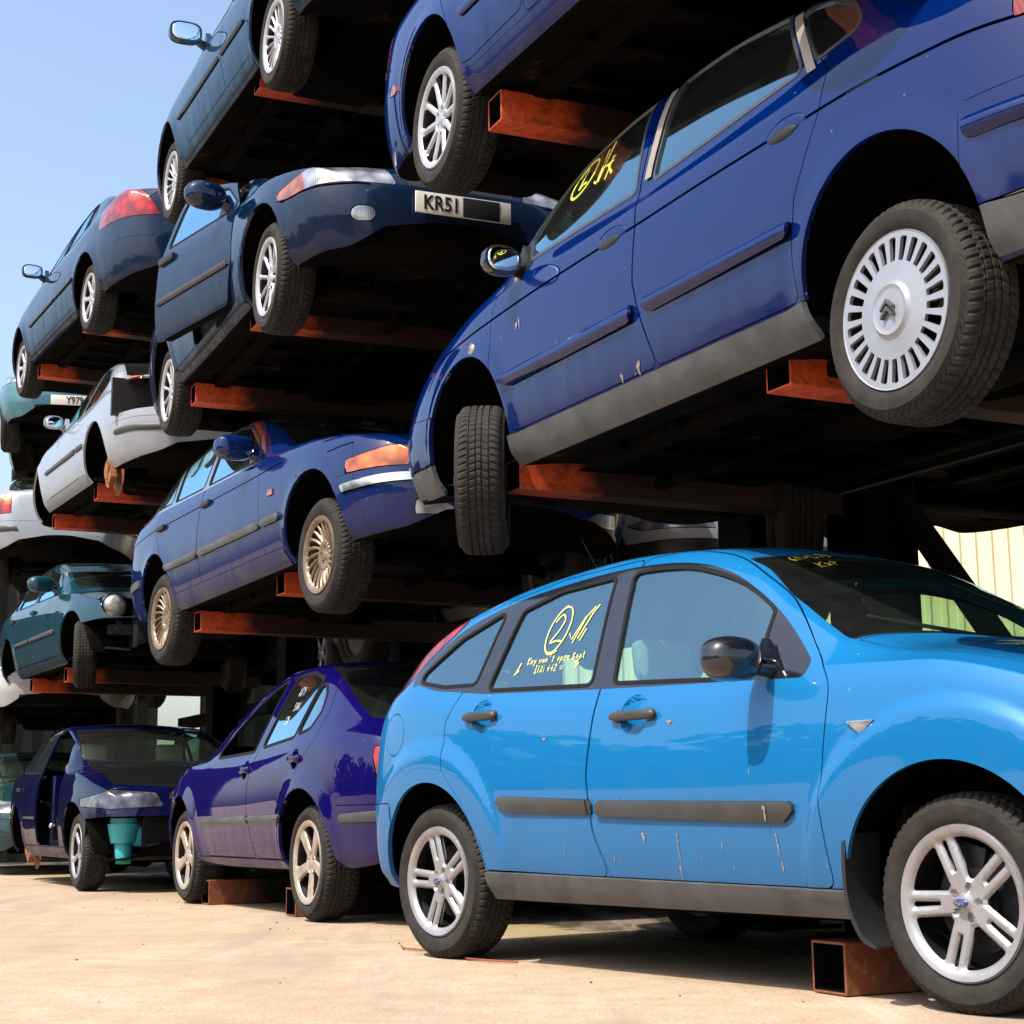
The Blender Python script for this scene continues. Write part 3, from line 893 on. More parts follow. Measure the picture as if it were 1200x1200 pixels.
    # wheel housings
    for (ax, az, ar), nm in zip(arch, ('wheel_arch_liner',)*2):
        V = []; F = []; n = 22
        hwx = min(bd.at(ax+.0, az+ar*.95).y, bd.at(ax-ar*.9, az).y, bd.at(ax+ar*.9, az).y)
        prof = [(ar*.2, .44), (ar+.02, .44), (ar+.035, .5), (ar+.035, hwx-.03), (ar+.012, hwx-.012)]
        for sg_ in (1, -1):
            V = []; F = []; m = len(prof)
            for i in range(n+1):
                a = R(-4) + R(188)*i/n
                ye = bd.at(ax+(ar+.012)*math.cos(a), az+(ar+.012)*math.sin(a)).y - .012
                for k_, (r, yy) in enumerate(prof): V.append((ax+r*math.cos(a), (yy if k_ < 3 else max(.52, ye-(.02 if k_ == 3 else 0)))*sg_, az+r*math.sin(a)))
            for i in range(n):
                for k in range(m-1): F.append((i*m+k, i*m+k+1, (i+1)*m+k+1, (i+1)*m+k))
            mesh_obj(nm, V, F, None, INT, root)
    # floor, bulkheads, shelf
    zf = float(bd.bot(bd.w(0)))+.05
    b = MB(); hwm = c['hw'][len(c['hw'])//2][1]
    b.box((0, 0, zf), (arch[0][0]-arch[1][0]-2*arch[0][2]-.02, 2*hwm-.2, .03))
    b.box((cw-.12, 0, (zf+c['beltz'])/2+.03), (.05, 2*.62, c['beltz']-zf-.12))
    b.box((arch[0][0]+.1, 0, zf+.16), (1.1, .86, .26), bev=.04); b.box((arch[1][0], 0, zf+.1), (.9, .86, .12), bev=.03)
    b.box((min(-.9, c.get('shelf', -1.2)), 0, c['beltz']-.10), (.45, 1.1, .03)); 
    for (ax, az, ar) in arch:                # panels closing the cabin off from the wheel housings
        sx_ = -1 if ax > 0 else 1
        for sg_ in (1, -1): b.box((ax+sx_*(ar+.05), sg_*.60, (zf+az)/2+.13), (.02, .42, az-zf+.26))
    b.build('floor_pan', CABIN, root)
    # running gear under the floor
    b = MB(); zu = zf-.05
    b.tube([(arch[0][0]-.25, .05, zu+.0), (.3, .08, zu-.03), (-.5, .05, zu-.03), (arch[1][0]+.25, -.25, zu), (arch[1][0]-.3, -.35, zu+.02)], .028, 8)
    b.cyl((-.1, .08, zu-.03), (-.55, .06, zu-.03), .085, n=14)
    b.box((arch[1][0]-.55, -.3, zu+.03), (.32, .5, .15), bev=.06)
    for ax in (arch[0][0], arch[1][0]):
        b.cyl((ax, -.62, c['R']), (ax, .62, c['R']), .032, n=10); b.box((ax+.05, 0, zu+.01), (.22, 1.0, .09), bev=.03)
        for sg_ in (1, -1): b.tube([(ax, .6*sg_, c['R']-.03), (ax+.28, .3*sg_, zu)], .025, 6)
    b.box((arch[1][0]+.35, .28, zu-.015), (.55, .5, .1), bev=.04)
    for k in range(4): b.box((.55-.4*k, 0, zu-.002), (.05, 1.25, .03), bev=.008)
    for sg_ in (1, -1): b.box((0, .55*sg_, zu-.005), (1.7, .09, .05), bev=.012)
    b.build('chassis', UNDER, root)
    # seats and wheel
    if detail:
        if _seat is None: _seat = seat_mesh()
        zs0 = zf+.06
        sx = c.get('seatx', (.0, -.80))
        for yy in (.36, -.36):
            o = link('seat', _seat, None, root); o.location = (sx[0], yy, zs0)
            o.scale = (1, 1, c.get('seatz', 1.))
        for yy in (.215, -.215):
            o = link('rear_seat', _seat, None, root); o.location = (sx[1], yy, zs0-.02); o.scale = (.85, .85, .86*c.get('seatz', 1.))
        b = MB(); b.box((cw-.38, 0, c['beltz']-.16), (.42, 1.22, .22), bev=.07); b.build('dashboard', DASH, root)
        n = 24; b = MB(); r = .18; cx, cy, cz = cw-.62, -.36, c['beltz']-.06
        t = [(cx-.10*math.sin(a)*0+r*math.sin(a)*-.42, cy+r*math.cos(a), cz+r*math.sin(a)*.9) for a in [2*math.pi*k/n for k in range(n+1)]]
        b.tube(t, .014, 6)
        for a in (.3, math.pi-.3, -math.pi/2): b.cyl((cx, cy, cz), (cx-r*math.sin(a)*.42, cy+r*math.cos(a), cz+r*math.sin(a)*.9), .016, n=6)
        b.ball((cx, cy, cz), (.03, .06, .05), 12, 8); b.build('steering_wheel', BLACK, root)
    # wheels
    yw = c['yw'] - c.get('tw', .195)/2
    ws = c.get('wheels', {})
    for ax, k in ((xfw, 'f'), (xrw, 'r')):
        for sd in (vs, -vs):
            md = ws.get(k + ('v' if sd == vs else 'h'), 'full')
            if md == 'none': continue
            w_ = wheel(root, ax, (yw + (c.get('fyo', 0.) if k == 'f' else 0))*sd, sd, c, c.get('steer', 0.) if k == 'f' else 0., fine=c.get('fine', True) and sd == vs, only='hub' if md == 'hub' else None)
            if md == 'hub':
                w_.data = w_.data.copy(); w_.data.materials[0] = RUST; w_.name = 'brake_disc'
    return root, bd, dobj, vs

def xr_ok(x, c): return x > c.get('rglass', (-1.2, -1.2))[0] - .1

def mirror(par, bd, vs, x, z, size=(.09, .11, .075), reach=.17, mat=None, arm=True, glass_=True, dz=0.02, pw=.8, armmat=None):
    """door mirror: shell on a short arm, its glass facing rearwards"""
    p = bd.at(x, z); m = mat or BLACK
    c = Vector((x-.02, (p.y+reach)*vs, z+dz+size[2]*.3))
    V = MB(); V.ball(c, size, 24, 16, pw=pw)
    bm = V.bm
    r = bmesh.ops.bisect_plane(bm, geom=bm.verts[:]+bm.edges[:]+bm.faces[:], plane_co=c+Vector((-size[0]*.35, 0, 0)), plane_no=(-1, 0, 0), clear_outer=True)
    ed = [e for e in r['geom_cut'] if isinstance(e, bmesh.types.BMEdge)]
    bmesh.ops.holes_fill(bm, edges=ed)
    o = V.build('wing_mirror', m, par, 50)
    if arm:
        b = MB(); b.cyl((x+.02, (p.y-.02)*vs, z), (x, (p.y+reach-size[1]*.6)*vs, z+dz), .032, .028, 12)
        b.prism([(x-.10, z-.03), (x+.09, z-.03), (x-.02, z+.10)], (p.y-.03)*vs, (p.y+.006)*vs)
        b.build('mirror_arm', armmat or m, o)
    if glass_:
        b = MB(); b.ball(c+Vector((-size[0]*.36, 0, 0)), (.006, size[1]*.84, size[2]*.82), 20, 10, pw=pw); b.build('mirror_glass', MIRR, o)
    return o

def bar_handle(par, bd, vs, x0, x1, z, mat, h=.028, off=.03):
    p0 = bd.at(x0, z); p1 = bd.at(x1, z)
    b = MB(); c = Vector(((x0+x1)/2, ((p0.y+p1.y)/2+off*.5)*vs, z))
    b.ball(c, (abs(x1-x0)/2, .016, h/2), 20, 10, pw=.6)
    for x in (x0*.85+x1*.15, x1*.85+x0*.15): b.ball((x, ((p0.y+p1.y)/2+.004)*vs, z), (.028, .018, h*.62), 12, 8)
    return b.build('door_handle', mat, par, 60)

def strokes(name, par, bd, vs, polys, width, mat, off=-.0035):
    pts = []
    for pl in polys: pts.append([Vector((p.x, p.y*vs, p.z)) for p in (bd.at(a, b, off) for a, b in pl)])
    return ribbon(name, pts, width, Vector((0, vs, .4)), mat, par)
# ------------------------------------------------------------------ car designs
P_HATCH = paint('light blue metallic paint', (.010, .180, .46), .1, .5, zd=.60)
P_C5 = paint('deep blue metallic paint', (.0, .0135, .115), .0, .85, zd=.58, dcol=(.032, .025, .034))
P_BMW = paint('slate blue metallic paint', (.003, .018, .115), .0, .5, dcol=(.05, .04, .04))
P_SEAT = paint('violet blue paint', (.005, .003, .095), .0, .5, zd=.50)
P_VOLVO = paint('midnight blue paint', (.002, .016, .052), .0, .2)
P_TOP = paint('grey blue paint', (.005, .040, .088), .0, .15)
P_T3 = paint('royal blue paint', (.002, .020, .14), .0, .2)
P_MOND = paint('dusk blue paint', (.008, .026, .065), .0, .15)
P_SILVER = paint('silver metallic paint', (.42, .45, .50), .3, .3)
P_GREEN = paint('teal green metallic paint', (.008, .055, .085), .2, .4)
P_NAVY = paint('dark navy paint', (.002, .004, .040), .0, .35)
P_TEAL = paint('pale teal paint', (.10, .26, .32), .3, .3)
P_DKGREEN = paint('dark green paint', (.015, .06, .06), .2, .4)
P_WHITE = paint('off white paint', (.52, .52, .52), .0, .35)
LAMPD = lamp_mat('dusty headlamp lens', (.16, .17, .20))
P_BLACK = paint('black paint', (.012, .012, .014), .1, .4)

def crv(*pts): return [tuple(q) for q in spline(pts, 5)]
hatch = dict(WB=2.615, R=.3075, rim=.212, tw=.195, yw=.80, style='twin5', rimmat=ALLOY, emblem='oval', spin=.0,
    xf=2.15, xr=-2.0, cowl=1.07, head=.40, rglass=(-1.50, -1.84), beltz=1.02, k=.44, fin=.055, paint=P_HATCH, seatz=.95,
    top=[(2.15, .50), (2.10, .64), (1.95, .82), (1.6, .985), (1.25, 1.07), (1.07, 1.11), (.8, 1.265), (.6, 1.375), (.36, 1.475), (.1, 1.53), (-.35, 1.55), (-.9, 1.52),
         (-1.3, 1.44), (-1.5, 1.35), (-1.68, 1.22), (-1.83, 1.07), (-1.93, .88), (-1.99, .68), (-2.0, .45)],
    sh=[(2.15, .48), (2.1, .62), (1.95, .765), (1.6, .915), (1.2, .995), (.9, 1.0), (.3, .985), (-.5, 1.01), (-1.0, 1.035), (-1.5, 1.085), (-1.75, 1.03), (-1.9, .86), (-2.0, .43)],
    bot=[(2.15, .36), (2.08, .25), (1.8, .22), (1.0, .25), (-1.0, .255), (-1.7, .27), (-1.95, .30), (-2.0, .38)],
    hw=[(2.15, .45), (2.10, .60), (1.98, .73), (1.7, .82), (1.2, .848), (.3, .853), (-.8, .853), (-1.3, .845), (-1.65, .81), (-1.85, .745), (-1.96, .64), (-2.0, .48)],
    arch=[(1.3075, .315, .39), (-1.3075, .315, .385)],
    flares=[(1.3075, .315, .385, .150, .019, 2), (-1.3075, .315, .38, .13, .017, 2)], wsS=9.65,
    crown=[(2.15, .02), (1.8, .06), (1.25, .075), (1.07, .11), (.85, .145), (.60, .13), (.40, .075), (.1, .045), (-.35, .035), (-1.3, .06), (-2.0, .02)],
    dlo=crv((-1.55, 1.125), (-1.285, 1.315), (-.97, 1.41), (-.6, 1.455), (-.25, 1.47), (.05, 1.445), (.30, 1.37), (.56, 1.215), (.775, 1.03)) + [(.775, .975), (-.2, 1.005), (-.95, 1.035), (-1.3, 1.07)],
    wins=[([(-.165, 1.03), (.535, .998)] + crv((.535, 1.215), (.42, 1.29), (.29, 1.352), (.08, 1.415), (-.10, 1.437), (-.245, 1.44)), .02, 'front_door'),
          ([(-.93, 1.055), (-.30, 1.032), (-.36, 1.435), (-.67, 1.415), (-.875, 1.36)], .02, 'rear_door'),
          ([(-1.465, 1.13), (-1.245, 1.28), (-1.0, 1.37), (-1.04, 1.085), (-1.25, 1.09)], .02, 'body')],
    sealw=.014,
    doors=[('front_door', [(-.235, 1.50), (-.235, .95), (-.27, .70), (-.25, .50), (-.185, .345), (.87, .335), (.85, .60), (.882, .90)] + crv((.88, .94), (.85, .99), (.77, 1.075), (.60, 1.245), (.30, 1.425), (.05, 1.492), (-.1, 1.505)), .03),
           ('rear_door', [(-.24, 1.50), (-.24, .95), (-.275, .70), (-.255, .50), (-.19, .345), (-.92, .36), (-.94, .47), (-1.05, .62), (-1.175, .74), (-1.185, .93), (-1.10, 1.06), (-1.01, 1.42), (-.7, 1.475)], .03)],
    sill=(.345, .93, -.93, -.012), sillmat=GREYP, silloff=.012,
    bonnet=(1.06, 2.02, .70),
    strips=[([(-.24, .615), (-.24, .562), (-.75, .578), (-.86, .636)], .004), ([(-.218, .613), (-.218, .56), (.69, .530), (.765, .594)], .004)],
    bowls=[(-.93, .945, .068), (-.02, .90, .074)], flap=(-1.60, .905, .088, .088),
    lamps=[dict(name='tail_lamp', view='xz', poly=[(-1.42, 1.45), (-1.27, 1.36), (-1.295, 1.335), (-1.575, 1.115), (-1.80, 1.02), (-1.92, 1.10), (-1.62, 1.42)], ymin=.42, mat=LAMPR),
           dict(name='headlamp', poly=[(.34, .62), (.70, .66), (.79, .78), (.74, .83), (.40, .74)], xmin=1.72, mat=LAMPC)],
    front_bumper=dict(poly=[(1.50, .57), (2.3, .62), (2.3, .1), (1.50, .1)]), rear_bumper=dict(poly=[(-1.62, .62), (-2.2, .62), (-2.2, .1), (-1.62, .1)]),
)
c5 = dict(WB=2.75, fyo=.085, R=.322, rim=.226, tw=.20, yw=.83, style='cover', rimmat=COVER, emblem='chevrons', spin=.0, steer=-29,
    xf=2.44, xr=-2.24, cowl=1.38, head=.55, rglass=(-1.15, -1.75), beltz=1.14, bl=.24, k=.38, paint=P_C5,
    top=[(2.44, .62), (2.39, .76), (2.24, .89), (1.9, 1.045), (1.6, 1.135), (1.38, 1.20), (1.1, 1.36), (.8, 1.49), (.5, 1.585), (.15, 1.625), (-.3, 1.628), (-.8, 1.58), (-1.2, 1.475), (-1.5, 1.36), (-1.8, 1.255), (-2.06, 1.17), (-2.18, 1.02), (-2.23, .85), (-2.24, .6)],
    sh=[(2.44, .60), (2.36, .72), (2.14, .865), (1.7, 1.02), (1.3, 1.10), (.95, 1.125), (0, 1.13), (-.9, 1.155), (-1.3, 1.18), (-1.8, 1.15), (-2.1, 1.04), (-2.24, .58)],
    bot=[(2.44, .47), (2.36, .395), (2.0, .345), (1.1, .325), (-1.0, .335), (-1.9, .36), (-2.2, .40), (-2.24, .48)],
    hw=[(2.44, .50), (2.40, .66), (2.27, .785), (2.0, .850), (1.6, .878), (1.2, .885), (-1.2, .887), (-1.7, .86), (-2.0, .79), (-2.18, .66), (-2.24, .48)],
    arch=[(1.43, .45, .415), (-1.39, .45, .375)], flares=[(1.43, .45, .41, .10, .012, 0), (-1.39, .45, .37, .10, .014, 0)],
    wins=[([(.01, 1.155), (.86, 1.16), (.905, 1.25)] + crv((.905, 1.26), (.70, 1.42), (.43, 1.505), (.13, 1.54), (.03, 1.54)), .012, 'front_door'),
          ([(-.125, 1.16), (-.175, 1.542), (-.5, 1.537), (-.83, 1.48), (-1.0, 1.205)], .012, 'rear_door'),
          ([(-1.09, 1.21), (-.91, 1.462), (-1.07, 1.425), (-1.21, 1.34), (-1.29, 1.235)], .025, 'body')],
    sealw=.014, sealmat=basic('grey window surround', (.06, .06, .065), .35, coat=.3),
    doors=[('front_door', [(-.055, 1.575), (-.02, 1.10), (-.04, 1.0), (-.03, .79), (-.06, .67), (-.14, .455), (.98, .455), (1.08, .61), (1.15, .78), (1.155, .98), (1.12, 1.10), (.95, 1.30), (.72, 1.46), (.43, 1.545), (.1, 1.578)], .02),
           ('rear_door', [(-.06, 1.575), (-.025, 1.10), (-.045, 1.0), (-.035, .79), (-.065, .67), (-.145, .455), (-.985, .455), (-.975, .6), (-1.01, .77), (-1.14, 1.0), (-1.17, 1.13), (-1.06, 1.25), (-.88, 1.49), (-.5, 1.57)], .02)],
    sill=(.445, 1.05, -1.05, 0.), sillmat=GREYP, silloff=.016,
    bonnet=(1.36, 2.25, .66), stripmat=P_C5, stripoff=.006, stripbulge=.022,
    strips=[([(-.035, .712), (-.035, .645), (.96, .638), (1.05, .665), (1.04, .705)], .015), ([(-.12, .715), (-.12, .648), (-.985, .655), (-.995, .712)], .015)],
    grooves=[([(2.02, .885), (1.69, .935), (1.31, .962), (.52, .992), (-.04, 1.0), (-.67, 1.01), (-1.16, 1.01), (-1.67, 1.0), (-2.0, .975)], .011)],
    panels=[('rear_bumper_trim', [(-1.72, .50), (-2.4, .56), (-2.4, .1), (-1.72, .1)], GREYP, .004), ('front_bumper_trim', [(1.80, .47), (2.6, .52), (2.6, .1), (1.80, .1)], GREYP, .004)],
    front_bumper=dict(poly=[(1.78, .68), (2.6, .78), (2.6, .525), (1.78, .475)]),
    rear_bumper=dict(poly=[(-1.72, .80), (-2.4, .82), (-2.4, .505), (-1.72, .505)]),
    strips2=[([(-1.74, .75), (-1.74, .69), (-2.35, .70), (-2.35, .76)], .02)],
    lamps=[dict(name='headlamp', poly=[(.32, .76), (.70, .82), (.80, .92), (.72, .96), (.36, .86)], xmin=1.86, mat=LAMPC),
           dict(name='tail_lamp', poly=[(.50, .98), (.84, .98), (.84, 1.13), (.56, 1.13)], xmax=-1.9, mat=LAMPR)],
)
c5['strips'] = c5['strips'] + c5['strips2']
bmw = dict(WB=2.83, R=.323, rim=.215, tw=.215, yw=.84, style='turbine', rimmat=ALLOYB, spin=.2,
    xf=2.24, xr=-2.53, cowl=.92, head=.02, rglass=(-1.28, -1.85), beltz=1.06, k=.44, paint=P_BMW,
    top=[(2.24, .60), (2.215, .80), (2.1, .90), (1.8, .985), (1.3, 1.065), (.92, 1.11), (.6, 1.275), (.3, 1.405), (.02, 1.49), (-.35, 1.54), (-.8, 1.55), (-1.25, 1.495), (-1.6, 1.36), (-1.9, 1.215), (-2.2, 1.17), (-2.44, 1.12), (-2.51, .95), (-2.53, .6)],
    sh=[(2.24, .58), (2.17, .78), (1.8, .925), (1.3, .995), (.8, 1.025), (.4, 1.03), (-1.0, 1.05), (-1.6, 1.075), (-2.2, 1.07), (-2.45, .98), (-2.53, .58)],
    bot=[(2.24, .46), (2.1, .36), (1.2, .335), (-1.2, .33), (-2.2, .40), (-2.53, .50)],
    hw=[(2.24, .50), (2.19, .66), (2.05, .79), (1.75, .875), (1.2, .90), (-1.2, .90), (-1.9, .87), (-2.3, .79), (-2.48, .66), (-2.53, .5)],
    arch=[(1.415, .41, .39), (-1.415, .40, .375)], flares=[(1.415, .41, .385, .07, .012, 0), (-1.415, .40, .37, .07, .012, 0)],
    dlo=[(-1.63, 1.085), (.55, 1.033), (.57, 1.06), (.29, 1.285), (-.03, 1.445), (-.3, 1.49), (-.75, 1.508), (-1.28, 1.455), (-1.54, 1.34), (-1.66, 1.21)], trimmat=CHROME,
    wins=[([(-.43, 1.085), (.45, 1.068), (.46, 1.09), (.25, 1.26), (-.05, 1.41), (-.3, 1.455), (-.55, 1.472)], .015, 'front_door'),
          ([(-.53, 1.088), (-.65, 1.474), (-1.0, 1.468), (-1.29, 1.41), (-1.13, 1.105)], .015, 'rear_door'),
          ([(-1.21, 1.112), (-1.36, 1.37), (-1.49, 1.32), (-1.57, 1.22), (-1.53, 1.12)], .015, 'body')],
    sealw=.011,
    doors=[('front_door', [(-.60, 1.53), (-.48, 1.06), (-.44, .94), (-.48, .70), (-.46, .435), (.68, .425), (.66, .66), (.61, .97), (.60, 1.06), (.30, 1.31), (-.02, 1.475), (-.3, 1.52)], .02),
           ('rear_door', [(-.605, 1.53), (-.485, 1.06), (-.445, .94), (-.485, .70), (-.465, .435), (-.99, .43), (-1.08, .58), (-1.25, .74), (-1.37, .90), (-1.38, 1.08), (-1.45, 1.40), (-1.2, 1.50), (-.9, 1.53)], .02)],
    bonnet=(.90, 2.16, .66), boot=(-1.9, -2.46, .62),
    grooves=[([(1.0, .94), (.61, .935), (-.5, .94), (-1.4, .945), (-2.2, .935)], .008), ([(1.62, .86), (1.88, .865)], .008)],
    strips=[([(-.475, .655), (-.475, .60), (-1.10, .605), (-1.15, .655)], .004), ([(-.455, .655), (-.455, .60), (.655, .59), (.66, .645)], .004), ([(.675, .645), (.675, .59), (.96, .59), (.99, .645)], .004)],
    stripmat=GREYP, silloff=.008, sill=(.44, 1.0, -1.03, 0.),
    panels=[('bumper_strip', [(1.80, .640), (2.5, .665), (2.5, .618), (1.80, .590)], CHROME, .014), ('bumper_strip', [(-1.82, .60), (-2.6, .60), (-2.6, .655), (-1.82, .655)], GREYP, .012)],
    front_bumper=dict(poly=[(1.73, .69), (2.5, .69), (2.5, .1), (1.73, .1)]), rear_bumper=dict(poly=[(-1.78, .66), (-2.7, .70), (-2.7, .1), (-1.78, .1)]),
    lamps=[dict(name='headlamp', poly=[(.30, .685), (.88, .695), (.89, .765), (.72, .81), (.34, .80)], xmin=1.84, mat=LAMPC, over=[([(.60, .6), (1.0, .6), (1.0, 1.0), (.57, 1.0)], LAMPO)]),
           dict(name='tail_lamp', poly=[(.45, .86), (.88, .86), (.88, 1.0), (.48, 1.02)], xmax=-2.15, mat=LAMPR),
           dict(name='side_repeater', view='xz', poly=[(.79, .765), (.89, .76), (.89, .805), (.79, .81)], mat=LAMPO, r=.01, off=.008),
           dict(name='fog_lamp', poly=[(.36, .43), (.62, .43), (.62, .51), (.36, .51)], xmin=1.9, mat=LAMPC)],
)
seat = dict(WB=2.513, R=.315, rim=.225, tw=.205, yw=.82, style='five', rimmat=ALLOYT, spin=.35,
    xf=2.12, xr=-2.20, cowl=.98, head=.10, rglass=(-1.02, -1.88), beltz=.97, k=.45, paint=P_SEAT,
    top=[(2.12, .5), (2.08, .66), (1.9, .80), (1.5, .935), (1.2, .99), (.98, 1.035), (.7, 1.175), (.4, 1.315), (.1, 1.425), (-.3, 1.485), (-.75, 1.49), (-1.1, 1.43), (-1.45, 1.29), (-1.75, 1.13), (-1.92, 1.05), (-2.06, 1.03), (-2.14, .95), (-2.19, .75), (-2.2, .5)],
    sh=[(2.12, .48), (2.05, .62), (1.9, .73), (1.5, .865), (1.1, .915), (.7, .92), (0, .93), (-.6, .965), (-1.1, 1.0), (-1.5, 1.01), (-1.95, .98), (-2.12, .85), (-2.2, .48)],
    bot=[(2.12, .36), (2.05, .27), (1.8, .24), (.9, .26), (-.9, .27), (-1.7, .29), (-2.12, .36), (-2.2, .43)],
    hw=[(2.12, .45), (2.06, .6), (1.9, .73), (1.6, .82), (1.1, .86), (-1.0, .865), (-1.5, .84), (-1.9, .76), (-2.1, .64), (-2.2, .46)],
    arch=[(1.2565, .335, .385), (-1.2565, .34, .38)], flares=[(1.2565, .335, .38, .10, .016, 0), (-1.2565, .34, .375, .11, .018, 0)],
    wins=[([(-.275, .965), (.50, .955), (.52, .985), (.36, 1.11), (.1, 1.245), (-.15, 1.34), (-.365, 1.385)], .02, 'front_door'),
          ([(-.43, .985), (-.535, 1.395), (-.80, 1.395), (-1.06, 1.34), (-1.0, 1.02)], .02, 'rear_door'),
          ([(-1.05, 1.03), (-1.105, 1.325), (-1.22, 1.25), (-1.27, 1.15), (-1.22, 1.06)], .03, 'rear_door')], sealw=.018,
    doors=[('front_door', [(-.46, 1.45), (-.35, .93), (-.28, .80), (-.27, .60), (-.36, .325), (.67, .325), (.76, .55), (.70, .86), (.66, .98), (.36, 1.16), (.05, 1.33), (-.2, 1.42)], .03),
           ('rear_door', [(-.465, 1.45), (-.355, .93), (-.285, .80), (-.275, .60), (-.365, .325), (-.93, .325), (-.97, .52), (-1.06, .70), (-1.20, .86), (-1.36, .98), (-1.385, 1.15), (-1.28, 1.33), (-1.05, 1.41), (-.75, 1.445)], .04)],
    sill=(.32, .9, -.92, 0.), stripmat=GREYP,
    strips=[([(-.30, .575), (-.30, .53), (.70, .525), (.73, .565)], .004), ([(-.32, .575), (-.32, .53), (-.94, .535), (-.97, .58)], .004), ([(-1.72, .585), (-1.72, .53), (-2.3, .54), (-2.3, .60)], .004)],
    bonnet=(.96, 2.0, .64), boot=(-1.0, -2.13, .60), bowls=[(-.20, .85, .06), (-1.13, .885, .06)], missing=['win0'],
    lamps=[dict(name='tail_lamp', poly=[(.40, .74), (.71, .76), (.72, .92), (.50, .94)], xmax=-1.98, mat=LAMPR),
           dict(name='headlamp', poly=[(.36, .60), (.74, .64), (.80, .76), (.70, .82), (.40, .72)], xmin=1.6, mat=LAMPC)],
    rear_bumper=dict(poly=[(-1.66, .62), (-2.4, .62), (-2.4, .1), (-1.66, .1)]), front_bumper=dict(poly=[(1.6, .58), (2.4, .62), (2.4, .1), (1.6, .1)]),
)

def saloon(WB=2.7, xf=2.2, xr=-2.35, H=1.44, belt=.95, lift=0., hw=.87, hood=.96, boot=1.02, R=.31, cowl=.95, head=.05, rg=(-1.2, -1.75), style='five2', rimmat=ALLOY, coupe=False, seal=.012, **kw):
    l = lift; zb = .25 + l
    sx = WB/2
    c = dict(WB=WB, R=R, rim=R*.69, tw=.195, yw=hw-.045, style=style, rimmat=rimmat, xf=xf, xr=xr, cowl=cowl, head=head, rglass=rg, beltz=belt, k=.44,
      top=[(xf, .48+l), (xf-.022, .62+l), (xf-.10, hood-.205), (xf-.40, hood-.11), (cowl+.3, hood), (cowl, hood+.05), (cowl-.35, hood+.05+(H-hood)*.42), (head+.05, H-.075), (head-.35, H-.008), (-.65, H), (rg[0], H-.075),
           ((rg[0]+rg[1])/2, (H-.075+boot+.04)/2+.015), (rg[1], boot+.035), (xr+.28, boot+.01), (xr+.07, boot-.05), (xr+.015, boot-.28), (xr, .52+l)],
      sh=[(xf, .46+l), (xf-.045, .58+l), (xf-.15, hood-.25), (xf-.45, hood-.155), (cowl+.2, hood-.06), (cowl-.3, belt-.03), (-1.0, belt-.01), (rg[1], belt+.01), (xr+.25, boot-.07), (xr+.06, boot-.2), (xr, .5+l)],
      bot=[(xf, .36+l), (xf-.1, zb+.0), (sx-.3, zb), (-sx+.3, zb), (xr+.3, zb+.04), (xr+.05, zb+.09), (xr, zb+.16)],
      hw=[(xf, hw*.52), (xf-.06, hw*.72), (xf-.2, hw*.87), (xf-.55, hw*.96), (xf-1.0, hw), (-1.1, hw), (xr+.6, hw*.97), (xr+.2, hw*.86), (xr+.05, hw*.7), (xr, hw*.54)],
      arch=[(sx, R+.01+l, R+.075), (-sx, R+.01+l, R+.07)], flares=[(sx, R+.01+l, R+.07, .09, .013, 0), (-sx, R+.01+l, R+.065, .09, .013, 0)])
    A = cowl-.36; Ht = H-.10; xb = -.30 if not coupe else -.62
    fw = [(xb+.06, belt+.012), (A, belt), (A+.01, belt+.05), (A-.28, belt+(Ht-belt)*.62), (head-.22, Ht-.035), (head-.42, Ht), (xb-.02, Ht)]
    if coupe:
        rw = [(xb-.06, belt+.015), (xb-.13, Ht), (rg[0]+.10, Ht-.055), (rg[0]-.16, belt+.16), (rg[0]-.05, belt+.03)]
        c['wins'] = [(fw, .02, 'front_door'), (rw, .03, 'body')]
    else:
        rw = [(xb-.06, belt+.015), (xb-.14, Ht), (rg[0]+.24, Ht-.03), (rg[0]+.12, belt+.03)]
        qw = [(rg[0]+.06, belt+.035), (rg[0]+.17, Ht-.05), (rg[0]+.02, Ht-.12), (rg[0]-.14, belt+.10), (rg[0]-.08, belt+.04)]
        c['wins'] = [(fw, .02, 'front_door'), (rw, .02, 'rear_door'), (qw, .02, 'body')]
    c['sealw'] = seal
    ds = zb+.10
    c['doors'] = [('front_door', [(xb-.10, H-.055), (xb, belt), (xb+.01, .7+l), (xb-.04, ds), (sx-.66, ds), (sx-.56, .6+l), (sx-.58, belt-.06), (A+.07, belt+.02), (A-.22, belt+(Ht-belt)*.70), (head-.18, H-.09), (head-.4, H-.058)], .02)]
    if not coupe:
        c['doors'].append(('rear_door', [(xb-.105, H-.055), (xb-.005, belt), (xb+.005, .7+l), (xb-.045, ds), (-sx+.44, ds), (-sx+.36, .52+l), (-sx+.22, .72+l), (-sx+.06, belt-.08), (-sx+.02, belt), (rg[0]+.14, Ht+.01), (rg[0]+.3, H-.07)], .02))
    c['sill'] = (ds-.008, sx-R-.1, -sx+R+.1, 0.)
    c['bonnet'] = (cowl-.02, xf-.10, hw*.74); c['boot'] = (rg[1]-.04, xr+.07, hw*.70)
    c['front_bumper'] = dict(poly=[(xf-.50, .57+l), (xf+.2, .60+l), (xf+.2, .05), (xf-.50, .05)]); c['rear_bumper'] = dict(poly=[(xr+.58, .60+l), (xr-.2, .62+l), (xr-.2, .05), (xr+.58, .05)])
    zl = hood-.24
    c['lamps'] = [dict(name='headlamp', poly=[(.32, zl-.07), (hw*.93, zl-.05), (hw*.99, zl+.04), (hw*.80, zl+.085), (.36, zl+.05)], xmin=xf-.55, mat=LAMPC),
                  dict(name='tail_lamp', poly=[(.46, .74+l), (hw, .74+l), (hw, boot-.09), (.52, boot-.08)], xmax=xr+.42, mat=LAMPR)]
    zs_ = .56+l
